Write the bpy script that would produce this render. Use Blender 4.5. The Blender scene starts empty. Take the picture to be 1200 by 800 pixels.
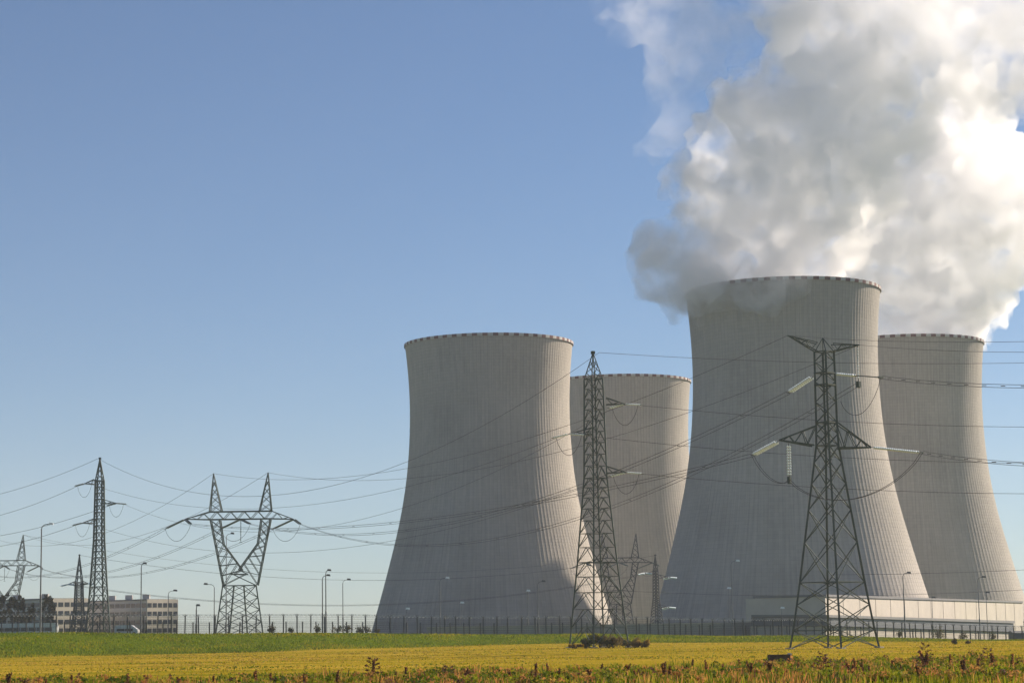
import bpy, bmesh, math, random
import numpy as np
from mathutils import Vector, Matrix, noise as mn
R = math.radians
sc = bpy.context.scene
col = sc.collection
# ------------------------------------------------------------------ camera
F = 2500.0                       # focal length in photo pixels (1200 wide)
CAMZ = 3.0
TH = math.atan(338.0 / F); RO = R(0.9)
CAM = Vector((0, 0, CAMZ))
FW = Vector((0, math.cos(TH), math.sin(TH)))
R0 = Vector((1, 0, 0)); U0 = Vector((0, -math.sin(TH), math.cos(TH)))
RT = R0 * math.cos(RO) - U0 * math.sin(RO)
UP = U0 * math.cos(RO) + R0 * math.sin(RO)
cam = bpy.data.cameras.new('camera'); cam_o = bpy.data.objects.new('camera', cam); col.objects.link(cam_o)
cam_o.matrix_world = Matrix(((RT.x, UP.x, -FW.x, 0), (RT.y, UP.y, -FW.y, 0), (RT.z, UP.z, -FW.z, CAMZ), (0, 0, 0, 1)))
cam.sensor_width = 36; cam.lens = 36 * F / 1200; cam.clip_start = 0.5; cam.clip_end = 30000
sc.camera = cam_o
# ------------------------------------------------------------------ light
SUN_EL = R(30); SUN_AZ = R(54.8)   # azimuth clockwise from the view direction (+Y)
w = bpy.data.worlds.new('World'); sc.world = w; w.use_nodes = True
nt = w.node_tree; bg = nt.nodes['Background']
sky = nt.nodes.new('ShaderNodeTexSky'); sky.sky_type = 'NISHITA'; sky.sun_disc = False
sky.sun_elevation = SUN_EL; sky.sun_rotation = SUN_AZ
sky.altitude = 500; sky.air_density = 0.9; sky.dust_density = 0.15; sky.ozone_density = 5.4
nt.links.new(sky.outputs[0], bg.inputs[0]); bg.inputs[1].default_value = 0.05
sun = bpy.data.lights.new('sun', 'SUN'); sun.energy = 5.0; sun.angle = R(0.5); sun.color = (1.0, 0.86, 0.70)
so = bpy.data.objects.new('sun', sun); col.objects.link(so)
sd = Vector((math.sin(SUN_AZ) * math.cos(SUN_EL), math.cos(SUN_AZ) * math.cos(SUN_EL), math.sin(SUN_EL)))
so.rotation_euler = sd.to_track_quat('Z', 'Y').to_euler(); so.location = sd * 500
sc.view_settings.view_transform = 'Standard'; sc.view_settings.look = 'None'
sc.view_settings.exposure = 0.88; sc.view_settings.gamma = 1
cy = sc.cycles
cy.use_denoising = True; cy.max_bounces = 40; cy.volume_bounces = 40; cy.diffuse_bounces = 3
cy.glossy_bounces = 2; cy.transparent_max_bounces = 24; cy.transmission_bounces = 4
cy.use_adaptive_sampling = True; cy.adaptive_threshold = 0.02

# ------------------------------------------------------------------ helpers
def at(px, py, Y):
    d = FW + RT * ((px - 600) / F) - UP * ((py - 400) / F)
    return CAM + d * (Y / d.y)
def lerp(a, b, t): return a + (b - a) * t
_U = [-0.24, -0.12, 0.016, 0.12, 0.24]
_FOOT = [(332, 0), (369, 0), (430, .25), (405, 0), (400, -.4)]
_CREST = [(398, 3.9), (428, 3.1), (468, 1.95), (490, .75), (520, -1.3)]
_PLAT = [3.9, 3.1, 1.9, .2, -3.9]
def gz(X, Y):
    if Y < 60: return 0.0 
    u = max(-0.5, min(0.5, X / Y))
    uu = max(_U[0], min(_U[-1], u)); i = 0
    while i < 3 and uu > _U[i + 1]: i += 1
    t = (uu - _U[i]) / (_U[i + 1] - _U[i]); t = t * t * (3 - 2 * t)
    f = [lerp(_FOOT[i][k], _FOOT[i + 1][k], t) for k in (0, 1)]
    c = [lerp(_CREST[i][k], _CREST[i + 1][k], t) for k in (0, 1)]
    p = lerp(_PLAT[i], _PLAT[i + 1], t)
    if Y <= f[0]:
        s = max(0, (Y - 260) / (f[0] - 260)); z = f[1] * s
    elif Y <= c[0]:
        s = (Y - f[0]) / (c[0] - f[0]); s2 = s * s * (3 - 2 * s); z = lerp(f[1], c[1], lerp(s, s2, .7))
    elif Y < 700: z = lerp(c[1], p, (Y - c[0]) / (700 - c[0]))
    elif Y < 1000: z = lerp(p, min(p, 0), (Y - 700) / 300)
    else: z = min(p, 0)
    return z
def ground_pt(px, Y):
    z = 0
    p = at(px, 745, Y)
    for _ in range(4):
        z = gz(p.x, Y)
        # pixel row of that height
        py = 745
        for _ in range(3):
            q = at(px, py, Y); py -= (z - q.z) * F / Y
        p = at(px, py, Y)
    return Vector((p.x, Y, z))
def tag(o, label=None, cat=None, group=None, kind=None):
    if label: o['label'] = label
    if cat: o['category'] = cat
    if group: o['group'] = group
    if kind: o['kind'] = kind
    return o
def empty(name, loc, rz=0, **k):
    o = bpy.data.objects.new(name, None); col.objects.link(o); o.location = loc; o.rotation_euler = (0, 0, rz)
    o.empty_display_size = 1; tag(o, **k); return o
def mesh_obj(name, verts, faces, mats, parent=None, mi=None, smooth=False, loc=None):
    me = bpy.data.meshes.new(name)
    me.from_pydata([tuple(v) for v in verts], [], faces)
    for m in (mats if isinstance(mats, (list, tuple)) else [mats]): me.materials.append(m)
    if mi is not None: me.polygons.foreach_set('material_index', mi)
    if smooth: me.polygons.foreach_set('use_smooth', [True] * len(me.polygons))
    me.update()
    o = bpy.data.objects.new(name, me); col.objects.link(o)
    if parent: o.parent = parent
    if loc is not None: o.location = loc
    return o
def copy_tree(o, parent=None):
    c = o.copy(); col.objects.link(c); c.parent = parent
    for ch in list(o.children): copy_tree(ch, c)
    return c
class MB:
    def __init__(s): s.v = []; s.f = []; s.m = []
    def add(s, vs, fs, m=0):
        b = len(s.v); s.v += [Vector(v) for v in vs]; s.f += [tuple(b + i for i in f) for f in fs]; s.m += [m] * len(fs)
    def bar(s, a, b, t, m=0, n=4, t2=None):
        a = Vector(a); b = Vector(b); d = b - a
        if d.length < 1e-6: return
        q = d.to_track_quat('Z', 'Y'); t2 = t if t2 is None else t2
        vs = []
        for p, r in ((a, t / 2), (b, t2 / 2)):
            for k in range(n):
                an = 2 * math.pi * (k + .5) / n
                vs.append(p + q @ Vector((math.cos(an) * r * 1.2, math.sin(an) * r * 1.2, 0)))
        fs = [(k, (k + 1) % n, n + (k + 1) % n, n + k) for k in range(n)] + [tuple(range(n))[::-1], tuple(range(n, 2 * n))]
        s.add(vs, fs, m)
    def tube(s, pts, r, n=5, m=0):
        vs = []; L = len(pts); pts = [Vector(p) for p in pts]
        for i, p in enumerate(pts):
            d = pts[min(i + 1, L - 1)] - pts[max(i - 1, 0)]
            q = d.to_track_quat('Z', 'Y'); rr = r[i] if isinstance(r, (list, tuple)) else r
            for k in range(n):
                an = 2 * math.pi * k / n; vs.append(p + q @ Vector((math.cos(an) * rr, math.sin(an) * rr, 0)))
        fs = [(i * n + k, i * n + (k + 1) % n, (i + 1) * n + (k + 1) % n, (i + 1) * n + k) for i in range(L - 1) for k in range(n)]
        fs += [tuple(range(n))[::-1], tuple(range((L - 1) * n, L * n))]
        s.add(vs, fs, m)
    def box(s, c, d, m=0, rz=0):
        c = Vector(c); x, y, z = d[0] / 2, d[1] / 2, d[2] / 2; ca, sa = math.cos(rz), math.sin(rz)
        vs = []
        for k in range(8):
            a, b, e = (x if k & 1 else -x), (y if k & 2 else -y), (z if k & 4 else -z)
            vs.append(c + Vector((a * ca - b * sa, a * sa + b * ca, e)))
        s.add(vs, [(0, 2, 3, 1), (4, 5, 7, 6), (0, 1, 5, 4), (2, 6, 7, 3), (0, 4, 6, 2), (1, 3, 7, 5)], m)
    def prism(s, base, top, m=0):
        n = len(base)
        s.add(list(base) + list(top), [(k, (k + 1) % n, n + (k + 1) % n, n + k) for k in range(n)] + [tuple(range(n))[::-1], tuple(range(n, 2 * n))], m)
    def build(s, name, mats, parent=None, smooth=False, loc=None):
        return mesh_obj(name, s.v, s.f, mats, parent, s.m, smooth, loc)

def mat(name, c, rough=.8, metal=0, var=0.0, vscale=1.0, bump=0.0, spec=None, c2=None, coord='Object', stretch=None):
    m = bpy.data.materials.new(name); m.use_nodes = True; n = m.node_tree; b = n.nodes['Principled BSDF']
    b.inputs['Roughness'].default_value = rough; b.inputs['Metallic'].default_value = metal
    if spec is not None: b.inputs['Specular IOR Level'].default_value = spec
    b.inputs['Base Color'].default_value = (*c, 1)
    if var or bump or c2:
        tc = n.nodes.new('ShaderNodeTexCoord'); no = n.nodes.new('ShaderNodeTexNoise')
        no.inputs['Scale'].default_value = vscale; no.inputs['Detail'].default_value = 6; no.inputs['Roughness'].default_value = .65
        src = tc.outputs[coord]
        if stretch:
            mp = n.nodes.new('ShaderNodeMapping'); mp.inputs['Scale'].default_value = stretch; n.links.new(src, mp.inputs[0]); src = mp.outputs[0]
        n.links.new(src, no.inputs['Vector'])
        cr = n.nodes.new('ShaderNodeValToRGB')
        a = tuple(x * (1 - var) for x in c); z = c2 if c2 else tuple(min(1, x * (1 + var)) for x in c)
        cr.color_ramp.elements[0].color = (*a, 1); cr.color_ramp.elements[0].position = .32
        cr.color_ramp.elements[1].color = (*z, 1); cr.color_ramp.elements[1].position = .68
        n.links.new(no.outputs['Fac'], cr.inputs[0]); n.links.new(cr.outputs[0], b.inputs['Base Color'])
        if bump:
            bp = n.nodes.new('ShaderNodeBump'); bp.inputs['Strength'].default_value = bump; bp.inputs['Distance'].default_value = .3
            n.links.new(no.outputs['Fac'], bp.inputs['Height']); n.links.new(bp.outputs[0], b.inputs['Normal'])
    return m
def leafmat(name, c, var=.3, vscale=.8, trans=.35):
    m = mat(name, c, .7, 0, var, vscale)
    n = m.node_tree; b = n.nodes['Principled BSDF']; b.inputs['Specular IOR Level'].default_value = .06; out = n.nodes['Material Output']
    tr = n.nodes.new('ShaderNodeBsdfTranslucent'); mx = n.nodes.new('ShaderNodeMixShader'); mx.inputs[0].default_value = trans
    l = [l for l in n.links if l.to_socket == b.inputs['Base Color']][0].from_socket
    n.links.new(l, tr.inputs[0]); n.links.new(b.outputs[0], mx.inputs[1]); n.links.new(tr.outputs[0], mx.inputs[2]); n.links.new(mx.outputs[0], out.inputs[0])
    return m

def concrete_shell():
    m = bpy.data.materials.new('shell_concrete'); m.use_nodes = True; n = m.node_tree; L = n.links; b = n.nodes['Principled BSDF']
    b.inputs['Roughness'].default_value = .9; b.inputs['Specular IOR Level'].default_value = .25
    N = n.nodes.new
    tc = N('ShaderNodeTexCoord'); sp = N('ShaderNodeSeparateXYZ'); L.new(tc.outputs['Object'], sp.inputs[0])
    def M(op, a, b_=None, c=None):
        q = N('ShaderNodeMath'); q.operation = op
        for i, v in enumerate((a, b_, c)):
            if v is None: continue
            if hasattr(v, 'default_value'): L.new(v, q.inputs[i])
            else: q.inputs[i].default_value = v
        return q.outputs[0]
    an = M('ARCTAN2', sp.outputs[1], sp.outputs[0])
    rib = M('MULTIPLY', an, 144 / (2 * math.pi))
    zz = sp.outputs[2]
    # cast panels: one tone each
    cv = N('ShaderNodeCombineXYZ'); L.new(M('FLOOR', rib), cv.inputs[0]); L.new(M('FLOOR', M('DIVIDE', zz, 1.5)), cv.inputs[1])
    wn = N('ShaderNodeTexWhiteNoise'); wn.noise_dimensions = '2D'; L.new(cv.outputs[0], wn.inputs['Vector'])
    # vertical run-off streaks
    sv = N('ShaderNodeCombineXYZ'); L.new(M('MULTIPLY', an, 60), sv.inputs[0]); L.new(M('MULTIPLY', zz, .035), sv.inputs[1])
    n1 = N('ShaderNodeTexNoise'); n1.inputs['Scale'].default_value = 1; n1.inputs['Detail'].default_value = 5; L.new(sv.outputs[0], n1.inputs['Vector'])
    n2 = N('ShaderNodeTexNoise'); n2.inputs['Scale'].default_value = .03; n2.inputs['Detail'].default_value = 5; L.new(tc.outputs['Object'], n2.inputs['Vector'])
    # lift joints every 1.5 m
    fr = M('FRACT', M('DIVIDE', zz, 1.5)); joint = M('LESS_THAN', fr, .12)
    v = M('ADD', M('MULTIPLY', n1.outputs[0], .34), M('MULTIPLY', n2.outputs[0], .34))
    v = M('ADD', v, M('MULTIPLY', wn.outputs[0], .05)); v = M('SUBTRACT', v, M('MULTIPLY', joint, .06))
    v = M('SUBTRACT', v, M('MULTIPLY', M('GREATER_THAN', M('FRACT', rib), .78), .05))
    cr = N('ShaderNodeValToRGB'); e = cr.color_ramp.elements
    e[0].position = .18; e[0].color = (.25, .23, .205, 1); e[1].position = .60; e[1].color = (.54, .49, .43, 1)
    L.new(v, cr.inputs[0]); L.new(cr.outputs[0], b.inputs['Base Color'])
    bp = N('ShaderNodeBump'); bp.inputs['Strength'].default_value = .5; bp.inputs['Distance'].default_value = .12
    L.new(M('SUBTRACT', M('MULTIPLY', wn.outputs[0], .4), joint), bp.inputs['Height']); L.new(bp.outputs[0], b.inputs['Normal'])
    return m
M_shell = concrete_shell()
M_red = mat('rim_red', (.14, .05, .045), .8, var=.25, vscale=.4)
M_white = mat('rim_white', (.46, .45, .43), .8, var=.08, vscale=.4)
M_conc = mat('concrete', (.36, .34, .31), .9, var=.15, vscale=.3, bump=.2)
M_conc_d = mat('dark_concrete', (.12, .12, .12), .9, var=.2, vscale=.3)
M_steel = mat('painted_steel', (.07, .096, .088), .7, .0, spec=.25, var=.25, vscale=.6)
M_steel_l = mat('galvanised_steel', (.07, .075, .08), .6, .2, spec=.3, var=.2, vscale=.6)
M_ins = mat('glass_insulator', (.62, .72, .76), .6, 0, spec=.3, var=.05, vscale=5)
M_insd = mat('dull_insulator', (.10, .13, .13), .4)
M_cable = mat('cable', (.07, .07, .075), .6, .3)
M_razor = mat('razor_wire', (.38, .39, .41), .7, .1, spec=.2)
M_pole = mat('lamp_pole_steel', (.16, .16, .165), .5, .5, var=.1, vscale=2)
M_head = mat('lamp_head_grey', (.10, .10, .10), .5)
M_headw = mat('lamp_head_white', (.9, .9, .9), .3)
M_wall = mat('painted_concrete', (.50, .45, .38), .85, var=.09, vscale=.15, bump=.1)
M_wallg = mat('grey_render', (.48, .45, .42), .85, var=.10, vscale=.2)
M_roof = mat('roof_felt', (.16, .16, .165), .8, var=.12, vscale=.3)
M_glass = mat('window_glass', (.03, .035, .045), .15)
M_band = mat('blue_grey_cladding', (.10, .11, .13), .6, var=.12, vscale=.25)
M_vehw = mat('white_paint', (.78, .78, .76), .3)
M_tyre = mat('tyre_rubber', (.02, .02, .02), .8)
M_bark = mat('bark', (.09, .07, .05), .9, var=.3, vscale=4)
M_leafd = leafmat('dark_leaf', (.05, .065, .025))
M_leafo = leafmat('olive_leaf', (.15, .115, .045))
M_g1 = leafmat('grass_green', (.08, .12, .006), trans=.45)
M_g2 = leafmat('grass_bright', (.20, .21, .012), trans=.5)
M_g3 = leafmat('grass_straw', (.38, .25, .05), trans=.4)
M_g4 = leafmat('grass_rust', (.40, .19, .055), trans=.5)
M_g5 = leafmat('seed_brown', (.13, .06, .035), trans=.3)
M_g6 = leafmat('grass_yellow', (.28, .215, .012), trans=.5)

# ------------------------------------------------------------------ ground
def ground():
    ys = np.concatenate([[-200, -60, 0, 40], np.linspace(60, 300, 60), np.linspace(304, 560, 90), np.linspace(580, 1100, 30), [1300, 1600, 2200, 3200, 4200]])
    us = np.concatenate([np.linspace(-1.0, -.3, 8), np.linspace(-.28, .28, 60), np.linspace(.3, 1.0, 8)])
    vs = []; fs = []
    for y in ys:
        for u in us:
            x = u * max(abs(y), 250.) * (1 if y < 1000 else 1.0)
            if y < 250: x = u * 400
            z = gz(x, y)
            if 60 < y < 700: z += .10 * mn.noise((x * .05, y * .04, 3.1)) + .05 * mn.noise((x * .3, y * .2, 1.1))
            vs.append((x, y, z))
    W = len(us)
    for j in range(len(ys) - 1):
        for i in range(W - 1): fs.append((j * W + i, j * W + i + 1, (j + 1) * W + i + 1, (j + 1) * W + i))
    m = bpy.data.materials.new('meadow_ground'); m.use_nodes = True; n = m.node_tree; L = n.links; N = n.nodes.new; b = n.nodes['Principled BSDF']
    b.inputs['Roughness'].default_value = 1; b.inputs['Specular IOR Level'].default_value = 0
    ge = N('ShaderNodeNewGeometry'); 
    mp = N('ShaderNodeMapping'); mp.inputs['Scale'].default_value = (.02, .11, .1); L.new(ge.outputs['Position'], mp.inputs[0])
    n1 = N('ShaderNodeTexNoise'); n1.inputs['Scale'].default_value = 1; n1.inputs['Detail'].default_value = 8; n1.inputs['Roughness'].default_value = .6; L.new(mp.outputs[0], n1.inputs['Vector'])
    n2 = N('ShaderNodeTexNoise'); n2.inputs['Scale'].default_value = .9; n2.inputs['Detail'].default_value = 8; n2.inputs['Roughness'].default_value = .7; L.new(ge.outputs['Position'], n2.inputs['Vector'])
    cr = N('ShaderNodeValToRGB'); e = cr.color_ramp.elements
    e[0].position = .40; e[0].color = (.11, .125, .01, 1); e[1].position = .58; e[1].color = (.42, .28, .04, 1)
    k = e.new(.48); k.color = (.27, .205, .012, 1)
    mx = N('ShaderNodeMath'); mx.operation = 'MULTIPLY_ADD'; mx.inputs[1].default_value = .35; L.new(n2.outputs[0], mx.inputs[0])
    mp3 = N('ShaderNodeMapping'); mp3.inputs['Scale'].default_value = (.008, .4, .1); L.new(ge.outputs['Position'], mp3.inputs[0])
    n3 = N('ShaderNodeTexNoise'); n3.inputs['Scale'].default_value = 1; n3.inputs['Detail'].default_value = 3; L.new(mp3.outputs[0], n3.inputs['Vector'])
    m3 = N('ShaderNodeMath'); m3.operation = 'MULTIPLY_ADD'; m3.inputs[1].default_value = .45; L.new(n3.outputs[0], m3.inputs[0])
    m4 = N('ShaderNodeMath'); m4.operation = 'MULTIPLY'; m4.inputs[1].default_value = .55; L.new(n1.outputs[0], m4.inputs[0]); L.new(m4.outputs[0], m3.inputs[2])
    m2 = N('ShaderNodeMath'); m2.operation = 'MULTIPLY'; m2.inputs[1].default_value = .65; L.new(m3.outputs[0], m2.inputs[0]); L.new(m2.outputs[0], mx.inputs[2])
    L.new(mx.outputs[0], cr.inputs[0])
    # the bank and the plateau: lush green, by a mesh attribute of where the slope starts
    at_ = N('ShaderNodeAttribute'); at_.attribute_name = 'lush'
    cr2 = N('ShaderNodeValToRGB'); e2 = cr2.color_ramp.elements
    e2[0].position = .3; e2[0].color = (.05, .085, .004, 1); e2[1].position = .7; e2[1].color = (.12, .155, .006, 1)
    L.new(n2.outputs[0], cr2.inputs[0])
    mc = N('ShaderNodeMix'); mc.data_type = 'RGBA'; L.new(at_.outputs['Fac'], mc.inputs[0]); L.new(cr.outputs[0], mc.inputs[6]); L.new(cr2.outputs[0], mc.inputs[7])
    L.new(mc.outputs[2], b.inputs['Base Color'])
    bp = N('ShaderNodeBump'); bp.inputs['Strength'].default_value = .8; bp.inputs['Distance'].default_value = .3; L.new(n2.outputs[0], bp.inputs['Height']); L.new(bp.outputs[0], b.inputs['Normal'])
    o = mesh_obj('ground', vs, fs, m, smooth=True); tag(o, kind='structure', label='flat mown meadow rising to a green bank')
    a = o.data.attributes.new('lush', 'FLOAT', 'POINT')
    a.data.foreach_set('value', [lushness(v[0], v[1]) for v in vs])
def foot_y(X, Y):
    u = max(-.24, min(.24, X / max(Y, 1))); return np.interp(u, _U, [f[0] for f in _FOOT])
def lushness(X, Y):
    if Y < 60: return .6
    f = foot_y(X, Y) + 7 * mn.noise((X * .03, 7, 0))
    t = max(0, min(1, (Y - f + 4) / 12)); return t
ground()

def blades(name, pts, hs, ws, mi, mats, lean=.25, kind='stuff', label=None, seed=1, cat=None):
    rng = np.random.default_rng(seed); n = len(pts); pts = np.asarray(pts, float)
    a = rng.uniform(0, math.tau, n); dx = np.cos(a) * ws / 2; dy = np.sin(a) * ws / 2
    la = rng.uniform(0, math.tau, n); lr = rng.uniform(0, lean, n) * hs
    v = np.zeros((n, 4, 3)); v[:, 0] = pts; v[:, 0, 0] -= dx; v[:, 0, 1] -= dy
    v[:, 1] = pts; v[:, 1, 0] += dx; v[:, 1, 1] += dy
    top = pts.copy(); top[:, 0] += np.cos(la) * lr; top[:, 1] += np.sin(la) * lr; top[:, 2] += hs
    v[:, 2] = top; v[:, 2, 0] += dx * .35; v[:, 3] = top; v[:, 3, 0] -= dx * .35
    me = bpy.data.meshes.new(name); me.vertices.add(4 * n); me.vertices.foreach_set('co', v.ravel())
    me.loops.add(4 * n); me.loops.foreach_set('vertex_index', np.arange(4 * n)); me.polygons.add(n)
    me.polygons.foreach_set('loop_start', np.arange(0, 4 * n, 4)); me.polygons.foreach_set('loop_total', np.full(n, 4))
    for m in mats: me.materials.append(m)
    me.polygons.foreach_set('material_index', np.asarray(mi, np.int32)); me.update(); me.validate()
    o = bpy.data.objects.new(name, me); col.objects.link(o); tag(o, label, cat, kind=kind); return o

def field_grass():
    rng = np.random.default_rng(5); P = []; H = []; W = []; MI = []
    # short mown sward
    for _ in range(70000):
        Y = 112 + (rng.random() ** 1.0) * 330; X = rng.uniform(-.27, .27) * Y
        if lushness(X, Y) > .5: continue
        P.append((X, Y, gz(X, Y) - .03)); c = mn.noise((X * .015, Y * .14, 9)) * 1.1 + .7 * mn.noise((X * .008, Y * .4, 4)) + .35 * mn.noise((X * .3, Y * .5, 2))
        H.append(rng.uniform(.05, .13)); W.append(rng.uniform(.08, .25))
        r = rng.random() + c * .9
        MI.append(2 if r > .72 else (5 if r > .25 else 1 if r > 0 else 0))
    blades('mown_grass', P, np.array(H), np.array(W), MI, [M_g1, M_g2, M_g3, M_g4, M_g5, M_g6], label='short yellow mown grass of the meadow')
    P = []; H = []; W = []; MI = []
    for _ in range(60000):
        u = rng.uniform(-.27, .27); f = np.interp(max(-.24, min(.24, u)), _U, [q[0] for q in _FOOT]); c = np.interp(max(-.24, min(.24, u)), _U, [q[0] for q in _CREST])
        Y = rng.uniform(f - 3, c + 6); X = u * Y
        P.append((X, Y, gz(X, Y) - .03)); cc = mn.noise((X * .1, Y * .06, 4))
        H.append(rng.uniform(.10, .32) * (1 + .5 * cc)); W.append(rng.uniform(.08, .25)); r = rng.random() + cc * .7
        MI.append(5 if r > 1.05 else (1 if r > .55 else 0))
    blades('bank_grass', P, np.array(H), np.array(W), MI, [M_g1, M_g2, M_g3, M_g4, M_g5, M_g6], label='lush green grass on the bank below the fence', seed=2)
    # rough verge of tall weeds in the foreground
    P = []; H = []; W = []; MI = []
    for _ in range(42000):
        Y = 108 + rng.random() ** 1.4 * 100; u = rng.uniform(-.27, .27); X = u * Y
        edge = 150 + 40 * max(0, (u + .1) / .37) + 12 * mn.noise((X * .12, 3, 0)) + 8 * mn.noise((X * .5, 3, 1))
        if Y > edge: continue
        c = mn.noise((X * .22, Y * .10, 5)); c2 = mn.noise((X * .11 + 30, Y * .08, 5)); c3 = mn.noise((X * .9, Y * .3, 8))
        if rng.random() > .62 + c * .9: continue
        k = rng.random() + c3 * .35
        fade = min(1, (edge - Y) / 14) * .6 + .4
        if c2 > .2: m_ = 3 if k > .62 else (4 if k > .5 else (2 if k > .3 else 0))
        elif c2 < -.18: m_ = 1 if k > .45 else (0 if k > .1 else 2)
        else: m_ = 2 if k > .8 else (1 if k > .42 else (0 if k > .12 else 3))
        P.append((X, Y, -.02)); H.append(rng.uniform(.12, .5) * (1 + 1.1 * max(0, c + .4 * c3)) * fade * (1.2 if m_ in (3, 4) else 1)); W.append(rng.uniform(.03, .13)); MI.append(m_)
    blades('tall_weeds', P, np.array(H), np.array(W), MI, [M_g1, M_g2, M_g3, M_g4, M_g5, M_g6], lean=.45, label='rough verge of green, rust and straw coloured weeds in the foreground', seed=3)
field_grass()
def weed_clumps():
    rng = np.random.default_rng(11); V = []; MI = []
    for _ in range(5200):
        Y = 112 + rng.random() ** 1.3 * 80; X = rng.uniform(-.27, .27) * Y; u = X / Y
        edge = 140 + 42 * max(0, (u + .1) / .37) + 14 * mn.noise((X * .12, 3, 0))
        if Y > edge: continue
        c = mn.noise((X * .12, Y * .08, 15)); 
        if rng.random() > .45 + c * 1.2: continue
        k = rng.random(); base = 1 if k < .36 else 0 if k < .62 else 3 if k < .80 else 2 if k < .92 else 4
        h = rng.uniform(.2, .62) * (1 + .5 * max(0, c)); wd = rng.uniform(.2, .55); n = int(30 + 60 * h)
        P = rng.normal(0, 1, (n, 3)); P /= np.linalg.norm(P, axis=1)[:, None]; P *= rng.random((n, 1)) ** .4
        P = P * [wd, wd, h * .5] + [X, Y, h * .55]
        a = rng.normal(0, 1, (n, 3)); a /= np.linalg.norm(a, axis=1)[:, None]; b = np.cross(a, rng.normal(0, 1, (n, 3))); b /= np.linalg.norm(b, axis=1)[:, None]
        s_ = rng.uniform(.04, .13, (n, 1)); V.append(np.stack([P - a * s_, P - b * s_ * .5, P + a * s_, P + b * s_ * .5], 1))
        MI.append(np.where(rng.random(n) < .85, base, 0))
    V = np.concatenate(V).reshape(-1, 3); MI = np.concatenate(MI); n = len(MI)
    me = bpy.data.meshes.new('broadleaf_weeds'); me.vertices.add(4 * n); me.vertices.foreach_set('co', V.ravel()); me.loops.add(4 * n); me.loops.foreach_set('vertex_index', np.arange(4 * n)); me.polygons.add(n)
    me.polygons.foreach_set('loop_start', np.arange(0, 4 * n, 4)); me.polygons.foreach_set('loop_total', np.full(n, 4))
    for m in (M_g1, M_g2, M_g3, M_g4, M_g5): me.materials.append(m)
    me.polygons.foreach_set('material_index', MI.astype(np.int32)); me.update(); me.validate()
    o = bpy.data.objects.new('broadleaf_weeds', me); col.objects.link(o); tag(o, 'clumps of green and rusty broad leaved weeds in the foreground', kind='stuff')
weed_clumps()

def leafcloud(mb, c, r, n, size, rng, m=0, flat=1.0):
    c = Vector(c)
    for _ in range(n):
        d = Vector((rng.gauss(0, 1), rng.gauss(0, 1), rng.gauss(0, 1))).normalized() * (rng.random() ** .45)
        p = c + Vector((d.x * r[0], d.y * r[1], d.z * r[2] * flat))
        a = Vector((rng.gauss(0, 1), rng.gauss(0, 1), rng.gauss(0, 1))).normalized(); b = a.orthogonal().normalized()
        e = a.cross(b); s = size * rng.uniform(.6, 1.4)
        mb.add([p - b * s * .5, p + e * s * .35, p + b * s * .5, p - e * s * .35], [(0, 1, 2, 3)], m)

# dock plants standing above the verge
def dock_mesh(seed):
    rng = random.Random(seed); mb = MB(); h = rng.uniform(.85, 1.25)
    ns = rng.choice([1, 2, 2, 3])
    for s in range(ns):
        lx, ly = rng.uniform(-.18, .18), rng.uniform(-.15, .15); hh = h * rng.uniform(.75, 1)
        pts = [Vector((lx * t * t + .04 * s, ly * t, hh * t)) for t in (0, .3, .6, .85, 1)]
        mb.tube(pts, [.016, .014, .012, .009, .005], 4, 0)
        for q in range(95):
            t = rng.uniform(.22, 1); p = Vector((lx * t * t + .04 * s, ly * t, hh * t)); wd = .045 * (1.15 - t) + .015
            p += Vector((rng.gauss(0, wd), rng.gauss(0, wd), rng.gauss(0, .03)))
            a = Vector((rng.gauss(0, 1), rng.gauss(0, 1), rng.gauss(0, 1))).normalized(); b = a.orthogonal().normalized(); e = a.cross(b); sz = rng.uniform(.03, .07)
            mb.add([p - b * sz, p + e * sz, p + b * sz, p - e * sz], [(0, 1, 2, 3)], 1 if rng.random() < .65 else 2)
    for q in range(9):
        a = rng.uniform(0, math.tau); l = rng.uniform(.2, .38); d = Vector((math.cos(a), math.sin(a), 0)); sd_ = Vector((-d.y, d.x, 0)) * .05
        mb.add([Vector((0, 0, .03)), d * l * .5 + sd_ + Vector((0, 0, .2)), d * l + Vector((0, 0, .12)), d * l * .5 - sd_ + Vector((0, 0, .2))], [(0, 1, 2, 3)], 3)
    return mb.v, mb.f, mb.m
docks = []
for s in range(7):
    v, f, m_ = dock_mesh(40 + s); me = bpy.data.meshes.new('dock_plant')
    me.from_pydata([tuple(q) for q in v], [], f)
    for mm in (M_g5, M_g5, M_g4, M_g1): me.materials.append(mm)
    me.polygons.foreach_set('material_index', m_); me.update(); docks.append(me)
dock_px = [(84, 128), (437, 150, 1.5), (463, 124), (475, 131), (545, 118, 1.25), (549, 121, 1.1), (300, 122), (318, 126), (358, 120), (150, 119, 1.2), (170, 124), (202, 124, 1.2), (210, 118), (10, 125), (52, 116), (628, 140), (643, 135), (690, 124), (704, 136), (735, 138), (779, 123), (786, 118), (810, 150), (828, 141, 1.2), (848, 136), (868, 150), (880, 130), (902, 124), (935, 133), (965, 140, 1.3), (1003, 131, 1.2), (1045, 138), (1054, 126), (1085, 142, 1.6), (1115, 140), (1148, 128), (1165, 131, 1.35), (1186, 137, 1.2), (1192, 122), (1020, 121), (998, 120), (395, 120), (250, 119), (600, 117), (655, 121), (1075, 119), (920, 118), (745, 117), (1130, 118)]
rng0 = random.Random(8)
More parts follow.
